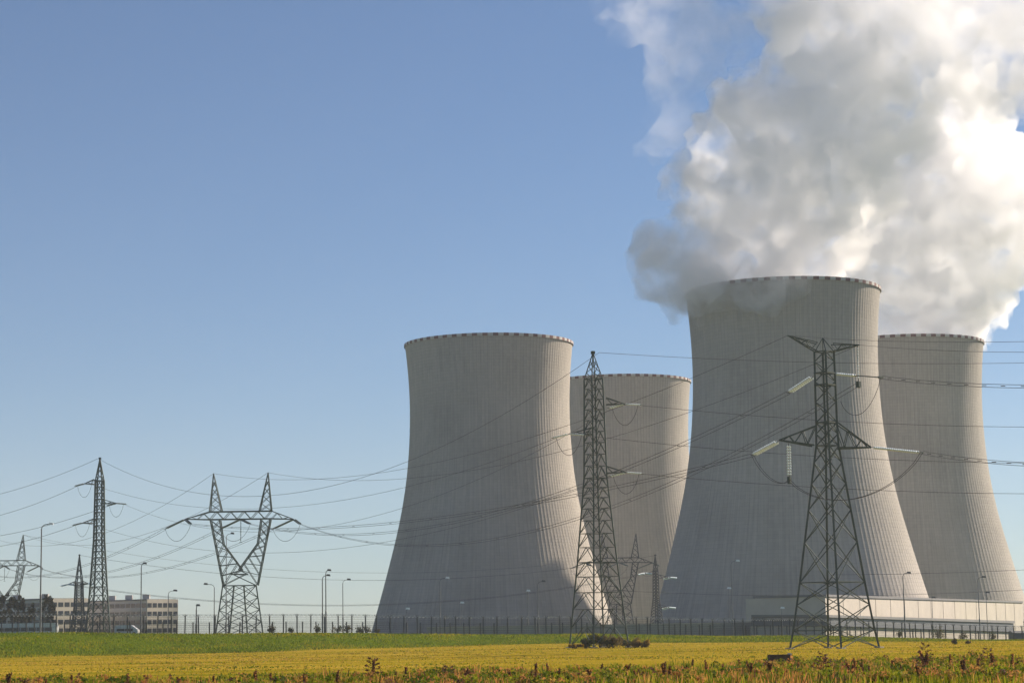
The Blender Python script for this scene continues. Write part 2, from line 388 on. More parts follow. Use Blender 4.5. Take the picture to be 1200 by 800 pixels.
for i, t in enumerate(dock_px):
    o = bpy.data.objects.new('dock_plant', docks[i % 7]); col.objects.link(o); p = ground_pt(t[0], t[1] + 2); o.location = (p.x, p.y, p.z - .02)
    s = (t[2] if len(t) > 2 else 1) * rng0.uniform(.8, 1.05); o.scale = (s, s, s); o.rotation_euler = (0, 0, rng0.uniform(0, 6))
    tag(o, 'dried reddish brown dock stem standing up out of the foreground weeds', 'weed', 'dried dock stems in the foreground verge')

def branching(px, D, h, lab, seed):
    rng = random.Random(seed); mb = MB(); mb.tube([(0, 0, 0), (.02, 0, h * .5), (-.02, 0, h)], [.025, .018, .006], 5)
    for k in range(9):
        z = h * (.28 + .07 * k); a = (0 if k % 2 else math.pi) + rng.uniform(-.5, .5); L = (1 - z / h) * .75 + .12
        e = Vector((math.cos(a) * L, math.sin(a) * L, z + .12)); mb.tube([(0, 0, z), (e.x * .6, e.y * .6, z + .02), e], [.012, .01, .006], 4)
        for q in range(14):
            p = Vector((0, 0, z)).lerp(e, rng.uniform(.35, 1.05)) + Vector((rng.gauss(0, .03), rng.gauss(0, .03), rng.gauss(0, .03))); b = Vector((rng.gauss(0, 1), rng.gauss(0, 1), rng.gauss(0, 1))).normalized(); c = b.orthogonal().normalized(); z_ = rng.uniform(.03, .07)
            mb.add([p - b * z_, p + c * z_, p + b * z_, p - c * z_], [(0, 1, 2, 3)], 0)
    p = ground_pt(px, D); o = mb.build('branching_weed', [M_g5], loc=p); tag(o, lab, 'weed', 'tall branching dried weeds')
branching(437, 128, 1.7, 'tall dried weed with spread side branches at bottom left of centre', 1)
branching(1085, 136, 2.0, 'tallest dried branching weed at the right below the long cream hall', 2)
branching(965, 130, 1.5, 'dried branching weed below the feet of the right pylon', 3)
branching(1158, 134, 1.6, 'dried branching weed near the right photo edge', 4)
branching(525, 130, 1.0, 'short dried branching weed below the left cooling tower', 5)

# ------------------------------------------------------------------ cooling towers
PROF = [(2.5, 59), (5, 58.2), (8, 57.4), (15, 55.4), (22, 53.4), (30, 51.2), (38, 49.1), (46, 47.0), (54, 45.1), (62, 43.5), (70, 42.1), (78, 41.0), (87, 40.1), (96, 39.5), (105, 39.2), (114, 39.2), (122, 39.5), (130, 40.0), (137, 40.7), (143, 41.35)]
def prof(z):
    return float(np.interp(z, [p[0] for p in PROF], [p[1] for p in PROF]))
def tower_parts(root):
    NR = 144; SUB = 5; n = NR * SUB; zs = list(np.linspace(2.5, 141.8, 64))
    # smoothed radius
    def rr(z):
        return sum(prof(z + d) * k for d, k in ((-6, .15), (-3, .2), (0, .3), (3, .2), (6, .15)))if 14 < z < 137 else prof(z)
    vs = []; fs = []
    ang = [2 * math.pi * k / n for k in range(n)]
    off = [(.06 if (k % SUB) in (0, 1) else 0) for k in range(n)]
    for z in zs:
        r = rr(z)
        for k in range(n): vs.append(((r + off[k]) * math.cos(ang[k]), (r + off[k]) * math.sin(ang[k]), z))
    m = len(zs)
    for j in range(m - 1):
        for k in range(n): fs.append((j * n + k, j * n + (k + 1) % n, (j + 1) * n + (k + 1) % n, (j + 1) * n + k))
    b = len(vs); n2 = 144
    for z in zs[::3]:
        r = rr(z) - .9
        for k in range(n2): vs.append((r * math.cos(2 * math.pi * k / n2), r * math.sin(2 * math.pi * k / n2), z))
    m2 = len(zs[::3])
    for j in range(m2 - 1):
        for k in range(n2): fs.append((b + j * n2 + k, b + (j + 1) * n2 + k, b + (j + 1) * n2 + (k + 1) % n2, b + j * n2 + (k + 1) % n2))
    mesh_obj('shell', vs, fs, M_shell, root)
    # painted rim: alternating blocks
    NB = 104; mb = MB()
    for k in range(NB):
        a0 = 2 * math.pi * k / NB; sub = 3
        for q in range(sub):
            t0 = a0 + 2 * math.pi / NB * q / sub; t1 = a0 + 2 * math.pi / NB * (q + 1) / sub
            ri, ro = 39.6, 41.85
            P = lambda r, t, z: (r * math.cos(t), r * math.sin(t), z)
            mb.prism([P(ri, t0, 141.75), P(ro, t0, 141.75), P(ro, t1, 141.75), P(ri, t1, 141.75)], [P(ri, t0, 143.1), P(ro, t0, 143.1), P(ro, t1, 143.1), P(ri, t1, 143.1)], k % 2)
    mb.build('painted_rim', [M_white, M_red], root)
    # leaning support columns, two meshes copied round
    nc = 48; first = None
    for k in range(nc):
        a = 2 * math.pi * k / nc
        if first is None:
            mb = MB(); d = 2 * math.pi / nc / 2
            for s in (-1, 1): mb.bar((60.2, 0, .6), (58.6 * math.cos(d * s), 58.6 * math.sin(d * s), 2.8), .6, n=6)
            first = mb.build('support_column', M_conc, root); o = first
        else:
            o = first.copy(); col.objects.link(o); o.parent = root
        o.rotation_euler = (0, 0, a)
    mb = MB(); N = 96
    def ring(r, z): return [(r * math.cos(2 * math.pi * k / N), r * math.sin(2 * math.pi * k / N), z) for k in range(N)]
    for (r0, z0, r1, z1) in ((62, -5, 62, 1.6), (62, 1.6, 61.4, 1.6), (61.4, 1.6, 61.4, .6)):
        mb.add(ring(r0, z0) + ring(r1, z1), [(k, (k + 1) % N, N + (k + 1) % N, N + k) for k in range(N)])
    mb.add(ring(61.4, .6), [tuple(range(N))])
    mb.build('basin', M_conc, root)
    mb = MB(); mb.add(ring(54, .6) + ring(54, 9), [(k, (k + 1) % N, N + (k + 1) % N, N + k) for k in range(N)]); mb.add(ring(54, 9), [tuple(range(N))])
    mb.build('cooling_fill', M_conc_d, root)
T = {}
tw = [('steaming', 916.8, 342, 904, 'nearest and tallest looking cooling tower, right of centre, grey steam spilling over its left rim'),
      ('left', 572.8, 403.2, 1045, 'leftmost cooling tower, no steam, sunlit right edge, lattice pylon beside it'),
      ('mid', 724.5, 447.8, 1219, 'cooling tower set farthest back, partly hidden between the left and the nearest tower'),
      ('right', 1055.5, 404, 1081, 'rightmost cooling tower partly behind the nearest one, white steam rising from it')]
proto = None
for key, px, py, D, lab in tw:
    c = at(px, py, D); base = Vector((c.x, c.y, c.z - 143.1))
    if proto is None:
        proto = empty('cooling_tower', base, 0, label=lab, cat='cooling tower', group='concrete cooling towers of the power station'); tower_parts(proto); o = proto
    else:
        o = copy_tree(proto); o.location = base; o['label'] = lab
    T[key] = base; print('TOWER', key, base)

# ------------------------------------------------------------------ steam
def steam_mat(name, dens, aniso=.4):
    m = bpy.data.materials.new(name); m.use_nodes = True; n = m.node_tree; n.nodes.remove(n.nodes['Principled BSDF'])
    v = n.nodes.new('ShaderNodeVolumePrincipled'); v.inputs['Color'].default_value = (1, .9975, 1, 1); v.inputs['Density'].default_value = dens
    v.inputs['Anisotropy'].default_value = aniso; n.links.new(v.outputs[0], n.nodes['Material Output'].inputs['Volume'])
    tc = n.nodes.new('ShaderNodeNewGeometry'); nz = n.nodes.new('ShaderNodeTexNoise'); nz.inputs['Scale'].default_value = .06; nz.inputs['Detail'].default_value = 6; nz.inputs['Roughness'].default_value = .6
    n.links.new(tc.outputs['Position'], nz.inputs['Vector'])
    mr = n.nodes.new('ShaderNodeMapRange'); mr.interpolation_type = 'SMOOTHSTEP'; mr.inputs['From Min'].default_value = .40; mr.inputs['From Max'].default_value = .60; mr.inputs['To Min'].default_value = dens * .2; mr.inputs['To Max'].default_value = dens * 1.9
    n.links.new(nz.outputs[0], mr.inputs['Value']); n.links.new(mr.outputs[0], v.inputs['Density'])
    return m
def plume(name, blobs, dens, label, amp=1.0, voxel=3.2, seed=0, smin=None, group='steam from the cooling towers'):
    bm = bmesh.new()
    for (px, py, r, D, *sq) in blobs:
        c = at(px, py, D); rad = r * D / F
        mt = Matrix.Translation(c) @ Matrix.Diagonal((1, sq[0] if sq else 1, 1, 1))
        bmesh.ops.create_icosphere(bm, subdivisions=4, radius=rad, matrix=mt)
    me = bpy.data.meshes.new('tmp'); bm.to_mesh(me); bm.free(); o = bpy.data.objects.new('tmp', me); col.objects.link(o)
    m = o.modifiers.new('r', 'REMESH'); m.mode = 'VOXEL'; m.voxel_size = voxel
    m = o.modifiers.new('s', 'SMOOTH'); m.iterations = 6; m.factor = .6
    dg = bpy.context.evaluated_depsgraph_get(); me2 = bpy.data.meshes.new_from_object(o.evaluated_get(dg)); bpy.data.objects.remove(o)
    n = len(me2.vertices); co = np.zeros(n * 3); me2.vertices.foreach_get('co', co); co = co.reshape(-1, 3)
    no = np.zeros(n * 3); me2.vertex_normals.foreach_get('vector', no); no = no.reshape(-1, 3)
    out = co.copy(); s0 = Vector((seed * 17.3, seed * 5.1, seed * 9.7))
    for i in range(n):
        p = Vector(co[i]); q = p / 42 + s0
        pw = p / 30 + s0; warp = Vector((mn.noise(pw), mn.noise(pw + Vector((31.4, 7.7, 2.2))), mn.noise(pw + Vector((5.1, 61.3, 19.9))))) * .4
        d = 12 * mn.noise(q + warp)
        d += 12 * (.45 - abs(mn.noise(p / 17 + s0 + warp)) * 1.9)
        d += 7.0 * (.4 - abs(mn.noise(p / 8.2 + s0 + warp * 2)) * 1.9)
        d += 3.6 * (.4 - abs(mn.noise(p / 4.0 + s0)) * 1.9)
        out[i] = co[i] + no[i] * d * amp
    me2.vertices.foreach_set('co', out.ravel()); me2.update()
    o = bpy.data.objects.new('tmp', me2); col.objects.link(o); m = o.modifiers.new('r', 'REMESH'); m.mode = 'VOXEL'; m.voxel_size = voxel * .62; m.use_smooth_shade = True
    me3 = bpy.data.meshes.new_from_object(o.evaluated_get(bpy.context.evaluated_depsgraph_get())); bpy.data.objects.remove(o)
    bm = bmesh.new(); bm.from_mesh(me3); bm.verts.ensure_lookup_table(); seen = set(); isl = []
    for v0 in bm.verts:
        if v0.index in seen: continue
        st = [v0]; seen.add(v0.index); cur = []
        while st:
            q_ = st.pop(); cur.append(q_)
            for e_ in q_.link_edges:
                t_ = e_.other_vert(q_)
                if t_.index not in seen: seen.add(t_.index); st.append(t_)
        isl.append(cur)
    isl.sort(key=len, reverse=True)
    for cur in isl[1:]: bmesh.ops.delete(bm, geom=cur, context='VERTS')
    bm.to_mesh(me3); bm.free(); me2 = me3
    me2.materials.clear(); me2.materials.append(steam_mat(name, dens)); me2.name = name; me2.update()
    ob = bpy.data.objects.new(name, me2); col.objects.link(ob); tag(ob, label, 'steam', group)
    print('PLUME', name, n); return ob
near = [(895, 352, 56, 900), (860, 343, 55, 893), (835, 338, 34, 872, .7), (812, 325, 40, 885), (925, 335, 50, 905), (794, 303, 42, 885), (855, 300, 70, 895), (930, 285, 72, 905), (975, 250, 56, 915), (845, 240, 62, 895), (815, 215, 40, 895), (900, 215, 84, 905), (970, 195, 74, 915), (870, 150, 50, 900), (935, 125, 76, 905), (1015, 120, 66, 920), (965, 70, 60, 910), (1060, 130, 44, 925), (925, 45, 34, 905)]
far = [(1060, 392, 74, 1081, .8), (1080, 375, 62, 1081), (1112, 345, 72, 1081), (1130, 300, 78, 1085), (1085, 270, 80, 1090), (1165, 255, 74, 1090), (1050, 330, 66, 1085), (1195, 215, 52, 1095), (1060, 210, 66, 1090), (1150, 190, 60, 1095), (1120, 150, 56, 1100), (1190, 300, 44, 1085), (1160, 340, 44, 1085), (1040, 270, 60, 1100), (1220, 250, 50, 1095)]
upper = [(1000, 40, 80, 915), (1060, 90, 70, 925), (1100, 30, 90, 935), (1190, 20, 95, 945), (1280, 40, 100, 955), (1100, -60, 110, 935), (1000, -50, 90, 925), (1140, 110, 46, 935), (950, 10, 50, 915), (1200, 90, 50, 945), (905, -25, 50, 910)]
plume('steam_plume', near, .062, 'grey front steam cloud pouring from the nearest cooling tower and drifting up right', seed=1, voxel=2.4)
plume('steam_plume', far, .065, 'bright white steam rising behind the nearest tower from the rightmost cooling tower', seed=2, voxel=2.4)
plume('steam_plume', upper, .028, 'bright thin upper part of the steam filling the top right corner', seed=6, voxel=2.6)
veil = [(812, 338, 34, 878), (838, 335, 34, 868), (868, 332, 34, 860), (900, 328, 32, 858), (930, 322, 26, 862), (880, 338, 20, 856), (850, 338, 24, 862)]
plume('steam_wisp', veil, .035, 'grey veil of steam lapping over the front left rim of the nearest tower', amp=.55, seed=9, group=None, voxel=2.2)
wisp = [(770, 5, 50, 900, 1.3), (800, 50, 44, 900, 1.3), (840, 10, 50, 900), (782, 95, 32, 900), (772, 145, 26, 900), (760, 175, 18, 900), (800, 125, 26, 900), (890, 0, 45, 900), (735, 15, 36, 900), (850, 50, 26, 900), (880, 75, 20, 905), (815, 90, 26, 900)]
plume('steam_wisp', wisp, .008, 'thin translucent veil of steam at the top, left of the main cloud', amp=1.0, seed=3, group=None, voxel=2.6)

# ------------------------------------------------------------------ pylons
def zig(mb, A0, A1, B0, B1, n, t, cross=False, m=0):
    """bracing between chord A and chord B, n bays"""
    A0, A1, B0, B1 = map(Vector, (A0, A1, B0, B1))
    for k in range(n):
        a0 = A0.lerp(A1, k / n); a1 = A0.lerp(A1, (k + 1) / n); b0 = B0.lerp(B1, k / n); b1 = B0.lerp(B1, (k + 1) / n)
        if cross: mb.bar(a0, b1, t, m); mb.bar(b0, a1, t, m)
        elif k % 2: mb.bar(a0, b1, t, m)
        else: mb.bar(b0, a1, t, m)
def corner(h, i): return Vector(((-h, h, h, -h)[i], (-h, -h, h, h)[i], 0))
def body(root, secs, tl, tb, material, leg_ends=True):
    """secs: list of (z0,h0,z1,h1,bays,cross)"""
    for i in range(4):
        mb = MB()
        for (z0, h0, z1, h1, n, cr) in secs:
            mb.bar(corner(h0, i) + Vector((0, 0, z0)), corner(h1, i) + Vector((0, 0, z1)), tl)
        c = corner(secs[0][1], i); mb.box((c.x, c.y, secs[0][0] - .3), (.9, .9, .9), 1)
        mb.build('leg', [material, M_conc], root)
    mb = MB()
    for (z0, h0, z1, h1, n, cr) in secs:
        if n <= 0: continue
        # geometric bay heights following the taper
        r = (h1 / h0) ** (1 / n) if h1 > 0.05 and abs(h1 - h0) > .05 else 1; tot = sum(r ** k for k in range(n)); f = [0]
        for k in range(n): f.append(f[-1] + r ** k / tot)
        for i in range(4):
            j = (i + 1) % 4
            for k in range(n):
                P = lambda q, t: corner(lerp(h0, h1, f[t]), q) + Vector((0, 0, lerp(z0, z1, f[t])))
                a0, a1, b0, b1 = P(i, k), P(i, k + 1), P(j, k), P(j, k + 1)
                if cr == 1: mb.bar(a0, b1, tb); mb.bar(b0, a1, tb)
                elif cr == 2:
                    mid = (a1 + b1) / 2; mb.bar(a0, mid, tb); mb.bar(b0, mid, tb); mb.bar(a1, b1, tb * .8)
                else: mb.bar(a0, b1, tb) if (k + i) % 2 else mb.bar(b0, a1, tb)
        for i in range(4):
            j = (i + 1) % 4; mb.bar(corner(h1, i) + Vector((0, 0, z1)), corner(h1, j) + Vector((0, 0, z1)), tb * 1.3)
    mb.build('lattice_bracing', material, root)
def arm(root, z, h, length, side, rise, material, t=.14, bays=5, droop=0):
    """tapering crossarm along local x"""
    mb = MB(); tip = Vector((side * (h + length), 0, z + droop))
    for s in (-1, 1):
        a = Vector((side * h, s * h, z)); b = Vector((side * h, s * h, z + rise)); mb.bar(a, tip, t); mb.bar(b, tip, t * .8)
        zig(mb, a, a.lerp(tip, .92), b, b.lerp(tip, .92), bays, t * .55)
    zig(mb, (side * h, -h, z), tip, (side * h, h, z), tip, bays, t * .55)
    mb.build('crossarm', material, root); return tip
def string(root, a, b, r=.16, name='insulator_string', double=True, m=None):
    a = Vector(a); b = Vector(b); L = (b - a).length; n = max(5, int(L / .42)); pts = []; rs = []
    mb = MB(); d = (b - a).normalized(); side = d.cross(Vector((0, 0, 1)))
    side = side.normalized() * .26 if side.length > .1 else Vector((.26, 0, 0))
    for o_ in ((-1, 1) if double else (0,)):
        pts = []; rs = []
        for k in range(4 * n + 1):
            pts.append(a.lerp(b, .06 + .86 * k / (4 * n)) + side * o_); rs.append(r * (.22, .3, 1, .9)[k % 4])
        mb.tube(pts, rs, 8)
    o = mb.build(name, m or M_ins, root); mb = MB(); mb.bar(a, a.lerp(b, .07), .09); mb.bar(a.lerp(b, .91), b, .1); mb.bar(b - side * 1.3, b + side * 1.3, .12)
    mb.build('end_fitting', M_steel, o)
def loop(root, a, b, drop, r=.035, n=14, double=True):
    a = Vector(a); b = Vector(b); mb = MB()
    for o_ in ((-.2, .2) if double else (0,)):
        mb.tube([a.lerp(b, k / n) + Vector((0, o_, -drop * (1 - (2 * k / n - 1) ** 2) ** .8)) for k in range(n + 1)], r, 4)
    mb.build('jumper_loop', M_cable, root)
def wire(a, b, sag, label, r=.028, bundle=1, group='overhead wires between the pylons', gap=.45):
    a = Vector(a); b = Vector(b); n = 40; mb = MB(); d = (b - a); side = Vector((-d.y, d.x, 0)).normalized() * gap / 2
    for s in ([0] if bundle == 1 else [-1, 1]):
        vz = Vector((0, 0, (.16 * s)))
        mb.tube([a.lerp(b, k / n) + side * s + vz + Vector((0, 0, -sag * 4 * (k / n) * (1 - k / n))) for k in range(n + 1)], r, 4)
    if bundle == 2:
        for k in range(2, n, 3):
            p = a.lerp(b, k / n) + Vector((0, 0, -sag * 4 * (k / n) * (1 - k / n))); mb.bar(p - side, p + side, .09)
    mb.v = [v - a for v in mb.v]
    o = mb.build('overhead_wire', M_cable, None, loc=a); tag(o, label, 'power line', group); return o

def W2(root, p):   # local -> world
    return Matrix.Translation(root.location) @ Matrix.Rotation(root.rotation_euler.z, 4, 'Z') @ Vector(p)
def L2(root, p):   # world -> local
    return (Matrix.Translation(root.location) @ Matrix.Rotation(root.rotation_euler.z, 4, 'Z')).inverted() @ Vector(p)

# --- right angle pylon, in front of the nearest tower
D2 = 283; g = ground_pt(978, D2)
P2 = empty('lattice_pylon', g, R(45), label='large lattice pylon standing at the right in front of the nearest cooling tower', cat='pylon', group='lattice pylons')
H2 = at(965, 396, D2).z - g.z
def zpx(py, px=970, D=D2, g=g): return at(px, py, D).z - g.z
z1, z2, z3 = zpx(700), zpx(522), zpx(412)
body(P2, [(0, 4.15, zpx(738), 3.78, 1, 1), (zpx(738), 3.78, zpx(682), 3.02, 2, 1), (zpx(682), 3.02, zpx(522), 1.05, 5, 1), (z2, 1.05, zpx(495), .98, 2, 1), (zpx(495), .98, z3, .92, 7, 0)], .28, .115, M_steel)
# crossarms lie across the line of sight: build them under a turned local frame
def locx(px, py, D, root): return L2(root, at(px, py, D))
def free_arm(root, A, B, tipp, t=.15, bays=5, wide=.9, Dd=None):
    """A,B: world points where lower / upper chord meets the body; tip: world"""
    mb = MB()
    for s in (-1, 1):
        o_ = Vector((0, s * wide, 0)); a = A + o_; b = B + o_
        mb.bar(L2(root, a), L2(root, tipp), t); mb.bar(L2(root, b), L2(root, tipp), t * .8)
        zig(mb, L2(root, a), L2(root, a.lerp(tipp, .9)), L2(root, b), L2(root, b.lerp(tipp, .9)), bays, t * .5)
    zig(mb, L2(root, A + Vector((0, wide, 0))), L2(root, tipp), L2(root, A - Vector((0, wide, 0))), L2(root, tipp), bays, t * .5)
    mb.build('crossarm', M_steel, root)
q = lambda x, y, d=0: at(x, y, D2 + d)
free_arm(P2, q(957, 412), q(957, 402), q(923, 393, 1), .16)
free_arm(P2, q(975, 412), q(975, 403), q(1007, 404, -1), .16)
free_arm(P2, q(953, 522), q(956, 499), q(913, 515.5, 1), .24, wide=1.0)
free_arm(P2, q(982, 525), q(978, 494), q(1021, 524, -1), .24, wide=1.0)
mb = MB()
for py_ in (437, 451, 495):
    z_ = zpx(py_)
    for k in range(4):
        c0 = corner(1.0, k); c1 = corner(1.0, (k + 1) % 4); mb.bar(c0 + Vector((0, 0, z_)), c1 + Vector((0, 0, z_)), .22)
mb.build('platform_ring', M_steel, P2)
mb = MB()
for k in range(4): mb.bar(L2(P2, q(966, 412)) + corner(.9, k) , L2(P2, q(964, 396)), .12)
mb.build('peak', M_steel, P2)
def wstr(root, a, b, **k): string(root, L2(root, a), L2(root, b), **k)
wstr(P2, q(953, 441), q(924, 460, 4), r=.24)
wstr(P2, q(980, 438), q(1003, 440, -3), r=.2)
wstr(P2, q(912, 517, 1), q(882, 533, 5), r=.24)
wstr(P2, q(1022, 524, -1), q(1080, 530, -8), r=.19)
wstr(P2, q(924, 519, 1), q(925, 560, 1), r=.16)
wstr(P2, q(1005, 404, -1), q(1006, 447, -1), r=.09, double=False)
mb = MB(); mb.bar(L2(P2, q(1003, 440, -3)), L2(P2, q(1030, 442, -5)), .16); mb.box(L2(P2, q(1032, 442, -5)), (.9, .3, .25)); mb.build('line_clamp', M_steel, P2)
for c_, d_ in ((q(1006, 450, -1), (.5, .5, .7)), (q(925, 562, 1), (.4, .4, .8))):
    mb = MB(); mb.box(L2(P2, c_), d_); mb.box(L2(P2, c_) + Vector((0, 0, -d_[2] * .6)), (d_[0] * 1.6, .15, .12)); mb.build('line_clamp', M_steel, P2)
loop(P2, L2(P2, q(882, 533, 5)), L2(P2, q(925, 562, 1)), 1.6)
loop(P2, L2(P2, q(925, 562, 1)), L2(P2, q(1080, 530, -8)), 4.2, n=20)
loop(P2, L2(P2, q(1032, 442, -5)), L2(P2, q(985, 470, -2)), 3.2, double=False)

# --- middle pylon between the left and the back tower
D1 = 340; g1 = ground_pt(704, D1)
def tall_pylon(px, D, top, lab, ys, base_h, arms, rz, mats=M_steel, tl=.26, tb=.11, body_h=1.25, jumper=True, peak_px=None, strs=.15, ins=None):
    g_ = ground_pt(px, D); r = empty('lattice_pylon', g_, rz, label=lab, cat='pylon', group='lattice pylons')
    Z = lambda py: at(px, py, D).z - g_.z
    y_peak0, y_waist = ys
    zt, zp, zw = Z(top), Z(y_peak0), Z(y_waist)
    n = 9
    body(r, [(0, base_h, zw * .5, lerp(base_h, body_h, .52), 5, 2), (zw * .5, lerp(base_h, body_h, .52), zw, body_h * 1.05, 7, 2), (zw, body_h * 1.05, zp, body_h * .85, n, 2)], tl, tb, mats)
    mb = MB()
    for k in range(4): mb.bar(corner(body_h * .85, k) + Vector((0, 0, zp)), (0, 0, zt), tb * 1.5)
    for t in (.25, .5, .7):
        for k in range(4):
            a = (corner(body_h * .85, k) + Vector((0, 0, zp))).lerp(Vector((0, 0, zt)), t); b = (corner(body_h * .85, (k + 1) % 4) + Vector((0, 0, zp))).lerp(Vector((0, 0, zt)), max(0, t - .25)); mb.bar(a, b, tb)
    mb.box((0, 0, zt), (.5, .5, .5)); mb.build('peak', mats, r)
    tips = []
    for (tx, ty) in arms:
        s = -1 if tx < px else 1; tip = at(tx, ty, D); root_pt = at(px, ty, D)
        inner = at(px + s * body_h * F / D * .9, ty + 1, D); innu = at(px + s * body_h * F / D * .9, ty - 7 * 340 / D, D)
        mid = inner.lerp(tip, .62)
        mb = MB()
        for w_ in (-.7, .7):
            o_ = Vector((0, w_, 0)); mb.bar(L2(r, inner + o_), L2(r, mid), tb * 1.3); mb.bar(L2(r, innu + o_), L2(r, mid), tb * 1.2); zig(mb, L2(r, inner + o_), L2(r, mid), L2(r, innu + o_), L2(r, mid), 3, tb * .7)
        mb.build('crossarm', mats, r)
        wl = mid + Vector((-2.0, 1.2, -.5)); wr = mid + Vector((2.0, -1.2, -.3))
        wstr(r, mid, wl + Vector((-.6, 0, 0)), r=strs, m=ins); wstr(r, mid, wr + Vector((.6, 0, 0)), r=strs, m=ins)
        if jumper: loop(r, L2(r, wl), L2(r, wr), 3.0, double=False, r=.04)
        tips.append((wl, wr))
    return r, at(px if peak_px is None else peak_px, top, D), tips
P1, P1top, P1t = tall_pylon(702, 340, 413, 'tall slender lattice pylon beside the left cooling tower, shrubs around its feet', (444, 560), 3.35, [(746, 473), (650, 508), (748, 553)], R(33))
P0, P0top, P0t = tall_pylon(115, 528, 537, 'tall slender lattice pylon at the far left in front of the office blocks', (563, 632), 2.3, [(92, 566), (147, 589), (88, 612)], R(30), body_h=1.0, tl=.36, tb=.17, strs=.2, ins=M_insd)
S1, S1top, S1t = tall_pylon(92, 740, 650, 'small distant lattice mast left of the tall left pylon', (682, 710), 2.3, [(74, 684), (108, 683)], R(30), body_h=1.2, tl=.4, tb=.2, jumper=False, strs=.25)
S2, S2top, S2t = tall_pylon(770, 800, 650, 'distant thin lattice mast with light insulators in front of the back cooling tower', (668, 700), 2.2, [(793, 676), (749, 671), (791, 711)], R(30), body_h=.8, tl=.35, tb=.16, jumper=False, strs=.38, mats=M_steel_l)

# --- portal pylon (delta head)
def portal_pylon(px, D, lab, s, gy=742, mats=M_steel, tl=.36, tb=.17):
    """s: photo pixels per drawing pixel; drawing taken about x=283,y=742"""
    g_ = ground_pt(px, D); r = empty('lattice_pylon', g_, 0, label=lab, cat='pylon', group='lattice pylons'); k = s * D / F
    def p(x, y, dy=0): return Vector(((x - 283) * k, dy, (742 - y) * k))
    dpt = 1.3
    LG = [((254, 742, 0), (262, 686, 0)), ((272, 742, -3.2), (276, 686, -1.2)), ((309, 742, 0), (301, 686, 0)), ((289, 742, 3.2), (286, 686, 1.2))]
    for (b, t_) in LG:
        mb = MB(); mb.bar(p(*b), p(*t_), tl); bb_ = p(*b); mb.box((bb_.x, bb_.y, bb_.z - .2), (.9, .9, .9), 1); mb.build('leg', [mats, M_conc], r)
    mb = MB()
    for a_ in range(4):
        b1, t1 = LG[a_]; b2, t2 = LG[(a_ + 1) % 4]
        zig(mb, p(*b1), p(*t1), p(*b2), p(*t2), 4, tb, True); mb.bar(p(*t1), p(*t2), tb * 1.6)
    for sy in (-1, 1):
        zig(mb, p(262, 686, sy * dpt), p(272, 672, sy * dpt), p(301, 686, sy * dpt), p(291, 672, sy * dpt), 1, tb, True)
        mb.bar(p(262, 686, sy * dpt), p(301, 686, sy * dpt), tb * 1.4); mb.bar(p(272, 673, sy * dpt), p(291, 673, sy * dpt), tb * 1.6)
    mb.build('lattice_bracing', mats, r)
    for sgn in (-1, 1):
        X = lambda x: 283 + sgn * (x - 283)
        mb = MB()
        for sy in (-1, 1):
            o1, o2 = p(X(303), 686, sy * dpt), p(X(312), 640, sy * dpt); o3 = p(X(318), 610, sy * dpt)
            i1, i2 = p(X(281), 668, sy * dpt), p(X(303), 638, sy * dpt); i3 = p(X(307), 610, sy * dpt)
            for a, b in ((o1, o2), (o2, o3), (i1, i2), (i2, i3)): mb.bar(a, b, tl * .85)
            zig(mb, o1, o2, i1, i2, 4, tb, True); zig(mb, o2, o3, i2, i3, 3, tb, True)
            mb.bar(p(X(291), 673, sy * dpt), i1, tb)
        zig(mb, p(X(303), 686, -dpt), p(X(318), 610, -dpt), p(X(303), 686, dpt), p(X(318), 610, dpt), 6, tb)
        mb.build('head_frame', mats, r)
        mb = MB(); pk = p(X(315), 555)
        for sy in (-1, 1):
            mb.bar(p(X(305), 600, sy * dpt), pk, tb * 1.4); mb.bar(p(X(319), 600, sy * dpt), pk, tb * 1.4)
            zig(mb, p(X(305), 600, sy * dpt), pk, p(X(319), 600, sy * dpt), pk, 5, tb * .8, True)
        mb.build('earth_wire_peak', mats, r)
    mb = MB()
    for sy in (-1, 1):
        a, b, c, d = p(247, 600, sy * dpt), p(319, 600, sy * dpt), p(247, 609, sy * dpt), p(319, 609, sy * dpt)
        mb.bar(a, b, tl * .8); mb.bar(c, d, tl * .8); zig(mb, a, b, c, d, 9, tb, False)
        for (x0, tip) in ((247, p(218, 608)), (319, p(345, 610))):
            mb.bar(p(x0, 600, sy * dpt), tip, tb * 1.3); mb.bar(p(x0, 609, sy * dpt), tip, tl * .8)
            zig(mb, p(x0, 600, sy * dpt), tip, p(x0, 609, sy * dpt), tip, 4, tb * .8)
    zig(mb, p(247, 609, -dpt), p(319, 609, -dpt), p(247, 609, dpt), p(319, 609, dpt), 9, tb * .8)
    mb.build('crossbeam', mats, r)
    ends = []
    sd_ = [(218, 608), (283, 609), (345, 610)]
    for (x, y) in sd_:
        a = p(x, y); bl = p(x - 27, y + 10, 4.5 * 1); br = p(x + 10, y + 7, -5) if x != 283 else p(x + 14, y + 7, -5)
        string(r, a, bl, r=.2, m=M_insd); string(r, a, br, r=.2, m=M_insd); loop(r, bl, br, 17 * k, r=.05, double=False); ends.append((W2(r, bl), W2(r, br)))
    string(r, p(283, 609), p(283, 636), r=.16, double=False, m=M_insd)
    return r, [W2(r, p(251, 555)), W2(r, p(315, 555))], ends
WP, WPk, WPe = portal_pylon(282, 530, 'wide portal pylon with a V shaped head and two peaks, left of the left tower', 1.0)
FP, FPk, FPe = portal_pylon(4, 880, 'distant portal pylon cut by the left photo edge, one peak showing', .66, tl=.42, tb=.2)
MP, MPk, MPe = portal_pylon(728, 820, 'small distant portal pylon behind the feet of the middle pylon', .62, tl=.4, tb=.16, mats=M_steel_l)

